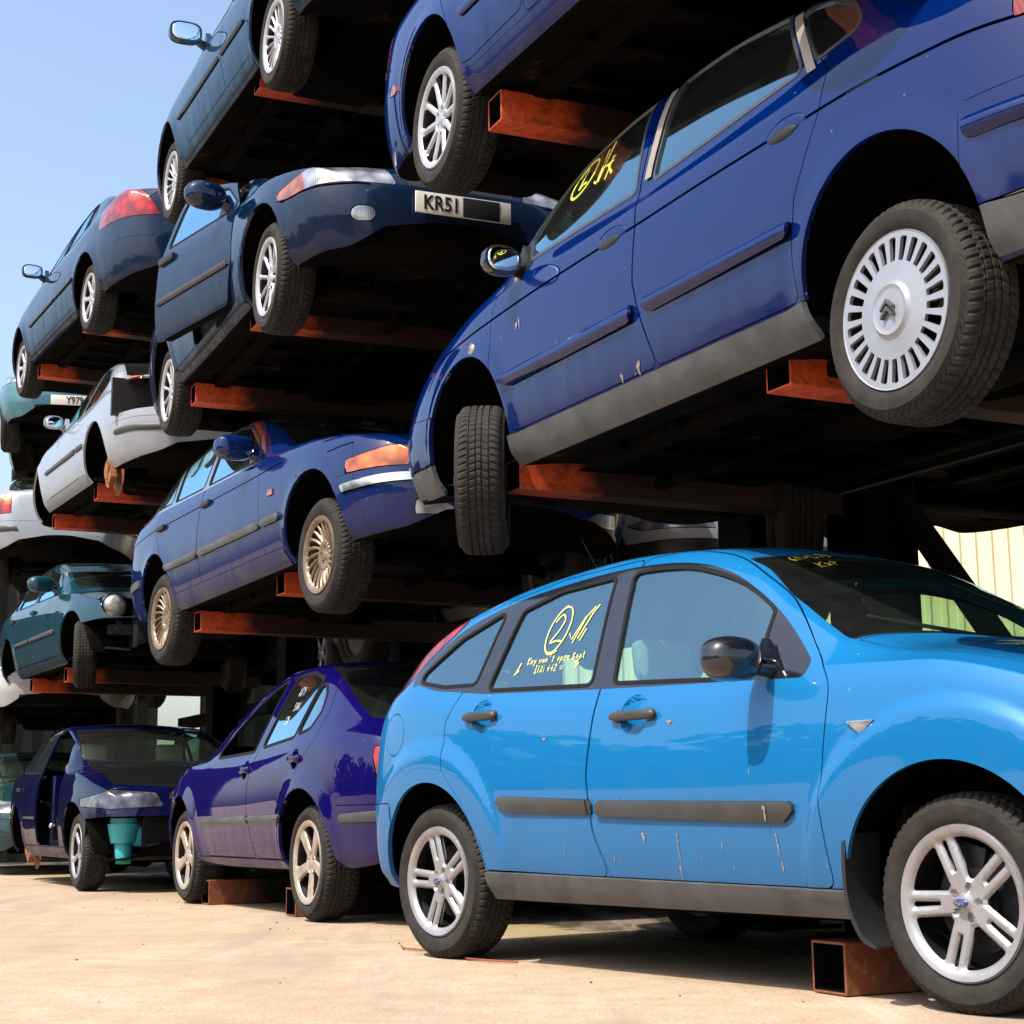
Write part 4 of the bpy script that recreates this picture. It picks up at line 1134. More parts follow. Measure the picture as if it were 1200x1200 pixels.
    c['strips'] = [([(xb-.015, zs_+.045), (xb-.015, zs_), (-sx+.42, zs_), (-sx+.40, zs_+.045)], .004), ([(xb+.015, zs_+.045), (xb+.015, zs_), (sx-.60, zs_), (sx-.58, zs_+.045)], .004)]
    c['front_cuts'] = [dict(poly=[(-.1, zl-.05), (.27, zl-.05), (.27, zl+.03), (-.1, zl+.03)], xmin=xf-.3, mat=BLACK, name='grille'),
                       dict(poly=[(-.1, .30+l), (.45, .30+l), (.42, .40+l), (-.1, .40+l)], xmin=xf-.3, mat=BLACK, name='air_intake')]
    c['shelf'] = rg[0]
    c.update(kw); return c
# ------------------------------------------------------------------ camera, light
cam = bpy.data.cameras.new('camera'); co_ = bpy.data.objects.new('camera', cam); COL.objects.link(co_)
cam.sensor_width = 36; cam.sensor_fit = 'HORIZONTAL'; cam.lens = 1951.5/1200*36; cam.clip_end = 3000; cam.clip_start = .05
p_, rl = R(10.377), R(-.688)
rt = Vector((1, 0, 0)); up = Vector((0, -math.sin(p_), math.cos(p_))); fw = Vector((0, math.cos(p_), math.sin(p_)))
rt2 = rt*math.cos(rl) + up*math.sin(rl); up2 = -rt*math.sin(rl) + up*math.cos(rl)
M = Matrix((rt2, up2, -fw)).transposed().to_4x4(); M.translation = (0, 0, .5537); co_.matrix_world = M
SC.camera = co_
SC.render.resolution_x = SC.render.resolution_y = 1024
SC.view_settings.view_transform = 'Standard'; SC.view_settings.look = 'None'; SC.view_settings.exposure = EXPOSURE; SC.view_settings.gamma = 1
sunv = Vector((-.78, -.62, 0)).normalized()*math.cos(R(SUN_EL)) + Vector((0, 0, math.sin(R(SUN_EL))))
sl = bpy.data.lights.new('sun', 'SUN'); sl.energy = SUN_E; sl.angle = R(.5); sl.color = (1, .94, .84)
so = bpy.data.objects.new('sun', sl); COL.objects.link(so); so.rotation_euler = sunv.to_track_quat('Z', 'Y').to_euler()
wd = bpy.data.worlds.new('World'); SC.world = wd; wd.use_nodes = True
nt = wd.node_tree; nt.nodes.clear()
sk = nt.nodes.new('ShaderNodeTexSky'); sk.sky_type = 'NISHITA'; sk.sun_disc = False; sk.sun_elevation = R(SUN_EL); sk.sun_rotation = math.atan2(sunv.x, sunv.y)
sk.altitude = 0; sk.air_density = 1.1; sk.dust_density = 3.5; sk.ozone_density = 1.0
bg = nt.nodes.new('ShaderNodeBackground'); bg.inputs[1].default_value = SKY_S
wo = nt.nodes.new('ShaderNodeOutputWorld'); nt.links.new(sk.outputs[0], bg.inputs[0]); nt.links.new(bg.outputs[0], wo.inputs[0])

# ------------------------------------------------------------------ ground and setting
YAW = 26.8
D = Vector((-math.sin(R(YAW)), math.cos(R(YAW)), 0)); NV = Vector((-math.cos(R(YAW)), -math.sin(R(YAW)), 0))
def row(a, n, z=0.): return D*a + NV*n + Vector((0, 0, z))      # a along the row away from the camera, n towards the yard (row line at -3.9)
RL = -3.9
def ground_mat():
    m, nt = newmat('dusty concrete'); co = objco(nt)
    b = nd(nt, 'ShaderNodeBsdfPrincipled', Roughness=.9)
    n1 = noise(nt, .55, 8, .62, co, .6); n2 = noise(nt, 6, 8, .7, co); n3 = noise(nt, 70, 4, .7, co)
    c = ramp(nt, n1, [(.30, (.29, .222, .155)), (.5, (.40, .315, .225)), (.68, (.45, .37, .275))])
    c = mix(nt, ramp(nt, n2, [(.42, (0, 0, 0)), (.64, (.8, .8, .8))]), c, (.33, .22, .135))
    c = mix(nt, ramp(nt, n3, [(.36, (.75, .75, .75)), (.58, (0, 0, 0))]), c, (.21, .15, .105))
    # mossy green stain along the foot of the rack
    sp = nd(nt, 'ShaderNodeVectorMath', operation='DOT_PRODUCT'); nt.links.new(co, sp.inputs[0]); sp.inputs[1].default_value = tuple(NV)
    k = math_(nt, 'ADD', sp.outputs['Value'], 3.35); k = math_(nt, 'ADD', k, math_(nt, 'MULTIPLY', math_(nt, 'SUBTRACT', n2, .5), 1.4))
    k = math_(nt, 'MULTIPLY', k, -2.6, clamp=True)
    c = mix(nt, math_(nt, 'MULTIPLY', k, .75), c, (.20, .16, .06))
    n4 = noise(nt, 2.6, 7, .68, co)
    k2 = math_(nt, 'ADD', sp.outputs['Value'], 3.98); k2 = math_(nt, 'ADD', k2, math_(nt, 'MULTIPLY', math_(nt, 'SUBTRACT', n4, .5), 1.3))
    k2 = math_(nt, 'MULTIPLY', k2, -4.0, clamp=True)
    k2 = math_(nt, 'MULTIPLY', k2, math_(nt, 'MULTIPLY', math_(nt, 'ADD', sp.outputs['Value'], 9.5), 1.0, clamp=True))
    c = mix(nt, math_(nt, 'MULTIPLY', k2, .94), c, (.012, .010, .007))      # shade under the rack painted into the ground as near black
    # worn tyre tracks running along the rack, drips of oil
    mp = nd(nt, 'ShaderNodeMapping'); mp.inputs['Rotation'].default_value = (0, 0, -R(YAW)); mp.inputs['Scale'].default_value = (1.5, .16, 1); nt.links.new(co, mp.inputs[0])
    tr = noise(nt, 1.6, 6, .6, mp.outputs[0], .4); c = mix(nt, ramp(nt, tr, [(.50, (0, 0, 0)), (.66, (.75, .75, .75))]), c, (.25, .185, .155))
    sc = noise(nt, 1.7, 3, .5, co); c = mix(nt, ramp(nt, sc, [(.58, (0, 0, 0)), (.72, (.55, .55, .55))]), c, (.23, .175, .125))
    pl = noise(nt, .9, 6, .7, mp.outputs[0], 1.2); c = mix(nt, ramp(nt, pl, [(.55, (0, 0, 0)), (.75, (.6, .6, .6))]), c, (.52, .43, .33))
    plug(nt, b, 'Base Color', c); plug(nt, b, 'Specular IOR Level', .2)
    plug(nt, b, 'Normal', bump(nt, n3, .6, .008)); out(nt, b.outputs[0]); return m
b = MB()
bmesh.ops.create_grid(b.bm, x_segments=8, y_segments=8, size=600)
g = b.build('ground', ground_mat(), None, 0); tag(g, kind='structure')

# ------------------------------------------------------------------ the cars in view
def extra(n): return None
def car_p(c, pt): d = dict(c); d['paint'] = pt; return d

ctl = Vector((1.10, 6.29, 0))
root, bd, dr, vs = make_car(hatch, 'light blue five-door hatchback on the ground with yellow writing on its rear door glass', (1.10, 6.29, -.005), 36.6, 0, 'front', group='cars standing on the ground under the rack', name='hatchback_car', lod=1.9)
fd = dr[('front_door', vs)]; rd = dr[('rear_door', vs)]
mirror(fd, bd, vs, .60, 1.015, (.078, .108, .072), .15, GLOSSB, dz=.005)
bar_handle(fd, bd, vs, -.135, .105, .90, STRIPP, .036, .03); bar_handle(rd, bd, vs, -1.04, -.82, .945, STRIPP, .036, .03)
# marker writing on the rear door glass
def circ(cx, cz, rx, rz, a0=0, a1=380, n=26, tilt=0.): return [(cx+rx*math.cos(R(a0+(a1-a0)*k/n))+tilt*rz*math.sin(R(a0+(a1-a0)*k/n)), cz+rz*math.sin(R(a0+(a1-a0)*k/n))) for k in range(n+1)]
E2 = [circ(-.605, 1.262, .060, .090, 70, 460, tilt=.15), circ(-.598, 1.262, .067, .096, 100, 300, tilt=.15),
      spline([(-.640, 1.295), (-.61, 1.322), (-.585, 1.300), (-.60, 1.262), (-.635, 1.215), (-.60, 1.218), (-.57, 1.215)]),
      [(-.53, 1.24), (-.505, 1.215), (-.46, 1.30)], [(-.495, 1.20), (-.455, 1.30), (-.42, 1.335)], [(-.47, 1.215), (-.425, 1.31), (-.40, 1.34)], [(-.455, 1.205), (-.435, 1.25)]]
strokes('marker_number', rd, bd, vs, E2, .007, YELLOW2)
def wr(s, x, z, h):            # a small hand: capital and small letters as strokes in a unit box
    G = {'K': [[(0, 0), (0, 1)], [(.6, 1), (0, .45), (.6, 0)]], 'e': [[(0, .35), (.5, .4), (.4, .65), (.1, .6), (.05, .1), (.5, .08)]], 'y': [[(0, .6), (.25, .15)], [(.5, .6), (.05, -.35)]],
         'w': [[(0, .6), (.15, 0), (.3, .45), (.45, 0), (.6, .6)]], 'o': [[(.25, .6), (0, .3), (.25, 0), (.5, .3), (.25, .6)]], 'n': [[(0, 0), (0, .6), (.35, .55), (.4, 0)]], 't': [[(.2, .95), (.2, .05), (.4, .05)], [(0, .6), (.45, .62)]],
         'p': [[(0, -.35), (0, .6), (.4, .5), (.35, .1), (0, .1)]], 'b': [[(0, 1), (0, 0), (.4, .1), (.4, .5), (0, .5)]], 'r': [[(0, 0), (0, .6)], [(0, .45), (.35, .6)]], 'B': [[(0, 0), (0, 1), (.45, .85), (0, .52), (.5, .25), (0, 0)]], 'a': [[(.4, .55), (.1, .55), (0, .2), (.35, .05), (.4, .55), (.45, 0)]],
         'I': [[(.2, 0), (.2, 1)], [(0, 0), (.4, 0)], [(0, 1), (.4, 1)]], 'M': [[(0, 0), (.05, 1), (.3, .4), (.55, 1), (.6, 0)]], '4': [[(.35, 0), (.4, 1), (0, .35), (.6, .38)]], '2': [[(0, .8), (.3, 1), (.5, .75), (0, 0), (.55, .02)]], "'": [[(.1, 1), (.05, .75)]], 'P': [[(0, 0), (0, 1), (.5, .8), (0, .5)]],
         '6': [[(.45, .95), (.1, .6), (0, .2), (.35, 0), (.5, .3), (.1, .4)]], '7': [[(0, 1), (.55, 1), (.2, 0)]], '3': [[(0, .95), (.45, .85), (.15, .52), (.5, .3), (.0, .02)]], '-': [[(0, .45), (.45, .45)]], 'L': [[(0, 1), (0, 0), (.5, 0)]], 'x': [[(0, .7), (.5, 0)], [(.5, .7), (0, 0)]], 's': [[(.45, .6), (.05, .5), (.4, .2), (0, .02)]]}
    o = []
    for ch in s:
        for pl in G.get(ch, []): o.append([(x + a*h*.85 + random.uniform(-.05, .05)*h, z + b_*h + random.uniform(-.05, .05)*h) for a, b_ in pl])
        x += h*(.75 if ch != ' ' else .5)
    return o
strokes('marker_note', rd, bd, vs, wr("Key won't open Boot", -.735, 1.135, .026) + wr('IMM 442 w', -.675, 1.098, .028), .0042, YELLOW2)
strokes('marker_tick', rd, bd, vs, [[(-.775, 1.145), (-.785, 1.12), (-.80, 1.10), (-.775, 1.115)], [(-.44, 1.12), (-.425, 1.135), (-.43, 1.10), (-.415, 1.12)]], .008, YELLOW2)
# writing at the top of the windscreen
def top_strokes(name, par, bd, polys, width, mat):
    pts = [[Vector((x, y, bd.at_top(x, abs(y))+.006)) for x, y in pl] for pl in polys]
    return ribbon(name, pts, width, Vector((.5, 0, .9)), mat, par)
tp = []
for k, (s, yy, xx) in enumerate((('16M-L73', -.52, .425), ('KxP', -.42, .50))):
    for pl in wr(s, 0, 0, .045): tp.append([(xx - b_*.8, yy + a*1.05) for a, b_ in pl])
top_strokes('marker_note', root, bd, tp, .010, YELLOW)
b = MB()
pr_ = bd.at(1.04, .82)
b.prism([(.965, .828), (1.075, .828), (1.02, .785)], (pr_.y-.01)*vs, (pr_.y+.010)*vs, bev=.003); b.build('side_repeater', LAMPC, root)
b = MB()       # mud flap behind the front wheel
b.prism(spline([(.925, .50), (.918, .40), (.93, .29), (.975, .20), (1.03, .172), (1.035, .180), (.985, .212), (.942, .295), (.932, .40), (.94, .50)], 4), .70*vs, .852*vs)
b.build('mud_flap', BLACK, root)
def blot(par, bd, vs, items):
    for it in items:
        x, z, L, w = it[:4]; off = it[4] if len(it) > 4 else .0025; n = 12; V = []; F = []; xx = x
        for t in range(n+1):
            u = t/n; xx += random.uniform(-.12, .12)*w; q = w*(.12 + .5*random.random()*math.sin(math.pi*min(1, .15+u))**.7*(1.2-u*.8))
            for sx in (-1, 1):
                p = bd.at(xx+sx*q, z-L*u+random.uniform(-.1, .1)*w, off); V.append((p.x, p.y*vs, p.z))
            if t: F.append((2*t-2, 2*t-1, 2*t+1, 2*t))
        mesh_obj('dried_splash', V, F, None, DROP, par)
DROP = basic('dried splash', (.30, .28, .23), .8, var=.3, sc=40)
blot(fd, bd, vs, [(.62, .585, .05, .016, .019), (.645, .50, .07, .010), (.19, .50, .10, .010), (.185, .395, .05, .012), (.02, .50, .035, .018), (-.10, .62, .02, .006), (.40, .47, .03, .005), (.44, .40, .02, .006), (-.15, .42, .03, .006), (.55, .70, .02, .004), (.3, .43, .02, .004), (.655, .41, .03, .008), (.17, .872, .012, .03)])
blot(rd, bd, vs, [(-.52, .845, .012, .03), (-.42, .46, .05, .008)])
b = MB(); b.tube([(1.0, .55, 1.10), (.55, .18, 1.37)], .007, 6); b.tube([(1.03, -.1, 1.10), (.80, -.55, 1.18)], .007, 6); b.build('wiper', BLACK, root)
b = MB(); b.tube([(-1.1, 0, 1.475), (-1.32, 0, 1.77)], .003, 6); b.build('aerial', BLACK, root)

# C5-like five-door fastback on the second tier
root, bd, dr, vs = make_car(c5, 'large deep blue five-door with a turned front wheel, right above the light blue hatchback', (1.22, 6.17, 1.65), 26.5, .4, 'rear', name='fastback_car', lod=1.5)
fd = dr[('front_door', vs)]; rd = dr[('rear_door', vs)]
mirror(fd, bd, vs, .93, 1.13, (.07, .085, .062), .11, GLOSSB, dz=.0, armmat=BLACK)
E3 = [circ(.50, 1.385, .085, .065, 40, 410, tilt=-.75), spline([(.545, 1.402), (.515, 1.43), (.49, 1.42), (.505, 1.39), (.53, 1.35), (.50, 1.362), (.47, 1.36)]),
      [(.395, 1.335), (.375, 1.32), (.36, 1.345), (.335, 1.455)], [(.36, 1.32), (.33, 1.37), (.30, 1.45), (.295, 1.475)], [(.30, 1.31), (.275, 1.36), (.265, 1.40)], [(.315, 1.37), (.25, 1.375)], [(.25, 1.32), (.29, 1.365), (.245, 1.395)]]
strokes('marker_number', fd, bd, vs, E3, .012, YELLOW)
for (par, hx, hz) in ((fd, .135, 1.01), (rd, -.965, 1.015)):
    p = bd.at(hx, hz)
    b = MB(); b.ball((hx, (p.y-.004)*vs, hz), (.105, .012, .040), 24, 10); b.build('door_handle', P_C5, par)
    b = MB(); b.ball((hx+.01, (p.y+.002)*vs, hz-.014), (.075, .010, .020), 20, 8); b.build('handle_recess', BLACK, par)
blot(fd, bd, vs, [(.88, .985-.08, .05, .012), (.90, .89, .03, .02), (-.02, .50, .05, .03), (.10, .485, .035, .02)])
p = bd.at(1.33, .885); b = MB(); b.ball((1.33, p.y*vs, .885), (.032, .010, .026), 16, 8); b.build('side_repeater', LAMPW, root)
b = MB(); b.ball((1.33, (p.y+.008)*vs, .885), (.012, .006, .010), 10, 6); b.build('side_repeater', LAMPO, root)
for x0, x1 in ((-.085, -.115), (-1.075, -1.10)):       # bright pillar cappings
    b = MB()
    xs = [(x0, 1.165, 1.50), (x1, 1.165, 1.50)]
    for xq, za, zb_ in xs[:1]:
        top_x = xq - .045 if xq > -.5 else xq + .175
        a0 = bd.at(xq, 1.17); a1 = bd.at(top_x, 1.455 if xq < -.5 else 1.51)
        w2 = .022
        V = []
        for t in range(9):
            u = t/8; x = xq + (top_x-xq)*u; z = 1.17 + ((1.455 if xq < -.5 else 1.51)-1.17)*u; q = bd.at(x, z)
            V += [(x-w2, (q.y+.007)*vs, z), (x+w2, (q.y+.007)*vs, z)]
        F = [(2*t, 2*t+1, 2*t+3, 2*t+2) for t in range(8)]
    b.bm.free(); mesh_obj('pillar_capping', V, F, None, CAPPING, root)

# slate blue saloon, second tier of the middle stack
root, bd, dr, vs = make_car(bmw, 'slate blue saloon with orange indicators and bronze wheels, right above the violet blue car', (-1.04, 10.77, 1.65), 29.4, -1.0, 'front', name='saloon_car')
fd = dr[('front_door', vs)]; rd = dr[('rear_door', vs)]
mirror(fd, bd, vs, .40, 1.075, (.085, .125, .075), .13, P_BMW, dz=.05, pw=.65)
for par, hx in ((fd, -.33), (rd, -1.26)):
    p = bd.at(hx, .945); b = MB(); b.box((hx, (p.y+.012)*vs, .935), (.17, .028, .032), bev=.010); b.build('door_handle', BLACK, par)
# violet blue hatchback on the ground
root, bd, dr, vs = make_car(seat, 'violet blue hatchback on the ground with dusty tan five-spoke wheels, seen from behind', (-.98, 10.87, .005), 26.4, 0, 'rear', group='cars standing on the ground under the rack', name='hatchback_car')
fd = dr[('front_door', vs)]; rd = dr[('rear_door', vs)]
bar_handle(fd, bd, vs, -.28, -.12, .85, P_SEAT, .04, .026); bar_handle(rd, bd, vs, -1.21, -1.05, .885, P_SEAT, .04, .026)
strokes('marker_note', rd, bd, vs, wr('P26', -.80, 1.27, .05) + wr('M42', -.83, 1.18, .05) + wr('K3', -.72, 1.10, .05), .006, WHITEM)

# midnight blue saloon with open door, third tier
vol = saloon(WB=2.55, xf=2.10, xr=-2.32, H=1.43, belt=.93, hw=.855, hood=.92, boot=1.0, R=.302, cowl=.95, head=.08, style='y10', rimmat=ALLOYW, paint=P_VOLVO, yw=.80)
zl = .68
vol['lamps'][0] = dict(name='headlamp', poly=[(.34, .585), (.80, .59), (.85, .645), (.74, .715), (.38, .70)], xmin=1.55, mat=LAMPC, over=[([(.765, .4), (1.0, .4), (1.0, 1.0), (.74, 1.0)], LAMPO)])
vol['lamps'].append(dict(name='fog_lamp', poly=[(.46, .375), (.58, .375), (.58, .455), (.46, .455)], xmin=1.6, mat=LAMPC, r=.04))
vol['grooves'] = [([(1.60, .60), (1.75, .585), (2.3, .57)], .012)]
vol['front_cuts'] = [dict(poly=[(-.1, .595), (.29, .595), (.29, .67), (-.1, .67)], xmin=1.7, mat=BLACK, name='grille'), dict(poly=[(-.1, .28), (.38, .28), (.38, .36), (-.1, .36)], xmin=1.7, mat=BLACK, name='air_intake')]
root, bd, dr, vs = make_car(vol, 'midnight blue saloon with an open front door and a KR51 number plate', (-1.10, 10.3, 3.176), 23.3, -.1, 'front', name='saloon_car')
root.scale = (1.03,)*3
fd = dr[('front_door', vs)]
hx, hy = .72, bd.at(.72, .7).y*vs
fd.matrix_local = Matrix.Translation((hx, hy, 0)) @ Matrix.Rotation(R(-13)*-vs*-1 if False else R(13)*(1 if vs < 0 else -1), 4, 'Z') @ Matrix.Translation((-hx, -hy, -.012))
mirror(fd, bd, vs, .50, .965, (.085, .125, .080), .13, P_VOLVO, dz=.04)
p = bd.at(-.17, .84); b = MB(); b.box((-.17, (p.y+.010)*vs, .84), (.20, .030, .045), bev=.012); b.build('door_handle', BLACK, fd)
b = MB(); p = bd.at(.15, .6); b.box((.2, (p.y-.07)*vs, .62), (.9, .05, .55), bev=.02); b.build('door_card', INT, fd)
def plate(par, txt, x, z, tilt=0., smear=False, w=.52, y=0.):
    b = MB(); b.box((x, y, z), (.012, w, .112), bev=.003); o = b.build('number_plate', PLATEW, par)
    tm = text_mesh(txt, .108, .001, .0018); tm.materials.append(PLATEB)
    t = link('plate_lettering', tm, None, o); s = 1 if x > 0 else -1
    t.matrix_local = Matrix.Translation((x+s*.0075, y + (-.12 if smear else 0)*s, z-.003)) @ Matrix.Rotation(R(90)*s, 4, 'Z') @ Matrix.Rotation(R(90), 4, 'X') @ Matrix.Diagonal((.82, 1, 1, 1))
    if smear:
        b = MB(); b.box((x+s*.0075, y+.095*s, z-.002), (.004, .20, .104), bev=.001); b.build('plate_mud', PLATEB, o)
    return o
plate(root, 'KR51', 2.125, .50, smear=True)
b = MB(); b.tube([(-.6, -.55, .5), (-.2, -.6, .42), (.1, -.52, .5), (.3, -.6, .38)], .012, 6); b.build('cable', WHITEM, root)

# grey blue estate at the top of the middle stack
top = saloon(WB=2.75, xf=2.28, xr=-2.40, H=1.44, belt=.96, hw=.875, hood=.97, boot=1.02, R=.315, lift=.03, style='multi', rimmat=ALLOYW, paint=P_TOP, stripmat=BLACK, yw=.82)
top['strips'] = [([(-.32, .645), (-.32, .60), (-.90, .60), (-.90, .645)], .004), ([(-.27, .645), (-.27, .60), (.93, .60), (.93, .645)], .004)]
root, bd, dr, vs = make_car(top, 'grey blue saloon with white multi-spoke wheels, above the saloon with the open door', (-1.22, 10.91, 4.91), 24.2, 1.9, 'rear', name='saloon_car')
fd = dr[('front_door', vs)]
mirror(fd, bd, vs, .42, .98, (.08, .115, .075), .15, P_TOP, dz=.05, pw=.65)

# royal blue saloon, third tier over the deep blue five-door
t3 = saloon(WB=2.70, xf=2.25, xr=-2.42, H=1.46, belt=.98, hw=.875, hood=.98, boot=1.04, R=.318, lift=.04, style='ten', rimmat=ALLOYW, paint=P_T3, yw=.82, stripmat=P_T3, spin=.1)
t3['lamps'].append(dict(name='side_marker', view='xz', poly=[(-1.79, .58), (-1.91, .60), (-1.91, .65), (-1.79, .63)], mat=LAMPO, r=.012, off=.006))
t3['doors'][1] = ('rear_door', [(-.405, 1.405), (-.305, .98), (-.295, .74), (-.345, .42), (-.96, .41), (-1.03, .50), (-1.06, .64), (-1.17, .78), (-1.30, .90), (-1.33, .98), (-1.06, 1.37), (-.9, 1.39)], .05)
# the tail of this car faces away from the camera
t3['xf'], t3['xr'] = t3['xf'], t3['xr']
make_car(t3, 'royal blue saloon with a white ten-spoke wheel, right above the deep blue five-door', (.97, 6.01, 3.19), 23.7, 3.3, 'tail_far', name='saloon_car')

# dusk blue saloon, top tier of the far stack
mond = saloon(WB=2.754, xf=2.28, xr=-2.45, H=1.46, belt=.97, hw=.90, hood=.96, boot=1.12, R=.315, lift=.0, style='seven', rimmat=ALLOYW, paint=P_MOND, yw=.84)
mond['lamps'][1] = dict(name='tail_lamp', poly=[(.50, .80), (.97, .78), (.95, .82), (.74, 1.11), (.69, 1.11)], xmax=-1.80, mat=LAMPR, r=.01)
root, bd, dr, vs = make_car(mond, 'dusk blue saloon with a triangular red tail lamp, above the silver coupe', (-3.62, 15.70, 4.81), 28.1, 1.1, 'rear', name='saloon_car')
mirror(dr[('front_door', vs)], bd, vs, .50, .99, (.07, .10, .065), .13, P_MOND, dz=.05, pw=.65)
# silver coupe without wheels
sil = saloon(WB=2.725, xf=2.10, xr=-2.39, H=1.38, belt=.90, hw=.875, hood=.92, boot=1.02, R=.315, cowl=.85, head=-.05, rg=(-1.15, -1.72), coupe=True, style='five2', paint=P_SILVER, yw=.82,
             wheels={'rv': 'hub', 'fv': 'none', 'rh': 'hub', 'fh': 'none'}, missing=['tail_lamp'])
sil['lamps'][1] = dict(name='tail_lamp', poly=[(.42, .70), (.90, .66), (.90, .88), (.80, .93), (.46, .95)], xmax=-1.98, mat=LAMPR)
sil['lamps'].append(dict(name='indicator', poly=[(.66, .945), (.88, .905), (.88, .945), (.70, .975)], xmax=-1.95, mat=LAMPO, r=.006))
sil['strips'].append(([(-1.95, .55), (-1.95, .50), (-2.5, .50), (-2.5, .55)], .004))
root, bd, dr, vs = make_car(sil, 'silver coupe with no wheels and a dark hole where its tail lamp was', (-3.23, 14.91, 3.13), 25.6, 2.5, 'rear', name='coupe_car')
mirror(dr[('front_door', vs)], bd, vs, .30, .93, (.065, .085, .06), .11, P_SILVER, dz=.04, pw=.7)
b = MB(); b.box((-2.0, .62, .80), (.05, .5, .30)); b.build('lamp_housing', BLACK, root)
# teal green saloon with round lamps
grn = saloon(WB=2.746, xf=2.15, xr=-2.4, H=1.43, belt=.96, hw=.88, hood=.96, boot=1.0, R=.315, style='five2', paint=P_GREEN, yw=.82, steer=-15, wheels={'rv': 'none'}, missing=['front_bumper', 'headlamp'])
grn['lamps'][0] = dict(name='headlamp', poly=[(.44, .60), (.74, .60), (.74, .82), (.44, .82)], xmin=1.6, mat=LAMPC, r=.10)
root, bd, dr, vs = make_car(grn, 'teal green saloon with a round headlamp, no front bumper and a turned front wheel', (-4.0, 17.0, 1.78), 28.5, .3, 'front', name='saloon_car')
mirror(dr[('front_door', vs)], bd, vs, .50, .99, (.085, .13, .08), .15, P_GREEN, dz=.05, pw=.7)
p = bd.at(1.85, .72); b = MB(); b.ball((1.885, -.60, .715), (.06, .106, .106), 28, 16); o = b.build('headlamp', lamp_mat('frosted round lens', (.72, .72, .68), .2, 60., .6), root); b = MB(); b.cyl((1.80, -.60, .715), (1.892, -.60, .715), .122, .115, 28); b.build('lamp_rim', P_GREEN, o)
b = MB(); b.box((1.85, 0, .50), (.10, 1.3, .10), bev=.02); b.box((1.75, 0, .62), (.06, .8, .35), bev=.02); b.tube([(1.8, -.65, .34), (1.95, -.2, .30), (1.9, .6, .33)], .018, 6); b.build('engine_bay', ENGINE, root)
for hx in (-.2, -1.15):
    p = bd.at(hx, .86); b = MB(); b.box((hx, (p.y+.012)*vs, .86), (.15, .03, .035), bev=.01); b.build('door_handle', BLACK, root)
# dark navy saloon on the ground, no front door, no front bumper
nav = saloon(WB=2.70, xf=2.14, xr=-2.4, H=1.45, belt=.98, hw=.88, hood=1.01, boot=1.0, R=.315, style='five2', rimmat=ALLOY, paint=P_NAVY, yw=.83, wheels={'rv': 'hub'}, missing=['front_door', 'front_bumper'], wsS=9.95, bonnetmat=P_BLACK)
nav['lamps'][0] = dict(name='headlamp', poly=[(.30, .665), (.72, .645), (.86, .67), (.855, .735), (.70, .80), (.36, .775)], xmin=1.45, mat=LAMPD)
nav['strips'] = [nav['strips'][0]]
root, bd, dr, vs = make_car(nav, 'dark navy saloon without front door or bumper, a turquoise bottle showing at its front', (-3.43, 15.44, .005), 25.8, 0, 'front', group='cars standing on the ground under the rack', name='saloon_car')
b = MB(); b.cyl((1.86, -.56, .22), (1.84, -.56, .40), .06, .075, 16); b.cyl((1.84, -.56, .38), (1.84, -.56, .53), .10, .13, 18); b.cyl((1.84, -.56, .53), (1.84, -.56, .575), .11, .11, 16); b.box((1.84, -.42, .43), (.12, .16, .16), bev=.03)
b.build('washer_bottle', basic('turquoise plastic', (.05, .52, .55), .4, var=.1), root)
b = MB(); b.box((1.78, .05, .52), (.08, 1.05, .11), bev=.015); b.box((1.62, .1, .48), (.06, .95, .38), bev=.02); b.box((1.82, -.42, .50), (.10, .16, .16), bev=.02); b.box((1.70, 0, .27), (.25, 1.2, .06), bev=.02)
b.cyl((1.9, .25, .50), (1.88, .25, .62), .03, n=10); b.tube([(1.8, -.3, .58), (1.9, .1, .60), (1.8, .4, .56)], .015, 6); b.build('engine_bay', ENGINE, root)
b = MB(); b.box((1.55, -.82, .46), (.16, .012, .34), rot=Matrix.Rotation(R(12), 3, 'Y'), bev=.004); b.build('arch_liner_edge', BLACK, root)
p = bd.at(-1.2, .86); b = MB(); b.box((-1.2, (p.y+.012)*vs, .86), (.15, .03, .035), bev=.01); b.build('door_handle', BLACK, dr[('rear_door', vs)])
b = MB(); b.box((.2, -.66, .37), (1.1, .16, .05), bev=.015); b.box((-.3, -.70, .66), (.10, .08, .62), bev=.02); b.build('door_frame', P_NAVY, root)
b = MB(); b.ball((-.24, -.74, .52), (.03, .03, .03), 10, 8); b.build('door_lock', CHROME, root)
# stack standing end-on at the far end
lo = .55
def far(**k): return saloon(**{**dict(WB=2.7, xf=2.16, xr=-2.3, H=1.41, belt=.95, hw=.86, hood=.95, boot=1.02), **k})
root, *_ = make_car(far(paint=P_TEAL, style='five2'), 'pale teal saloon facing the camera with a Y979 number plate', (-5.40, 20.2, 4.75), 14, 0, 'front', group='cars in the farthest stack', name='saloon_car', lod=lo)
plate(root, 'Y979', 2.19, .44)
fr = far(paint=P_SILVER); fr['lamps'][1]['poly'] = [(.52, .70), (.86, .70), (.86, .88), (.52, .90)]
fr['lamps'][1]['over'] = [([(.5, .80), (1, .80), (1, 1), (.5, 1)], LAMPO)]; fr['strips'].append(([(-1.9, .56), (-1.9, .50), (-2.6, .50), (-2.6, .56)], .004))
make_car(fr, 'silver saloon seen square from behind, a red tail lamp at the left picture edge', (-5.35, 20.2, 3.18), 10, 0, 'rear', group='cars in the farthest stack', name='saloon_car', lod=lo)
make_car(far(paint=P_WHITE), 'off-white saloon mostly hidden behind the teal green saloon', (-5.5, 20.4, 1.55), 14, 0, 'front', group='cars in the farthest stack', name='saloon_car', lod=lo)
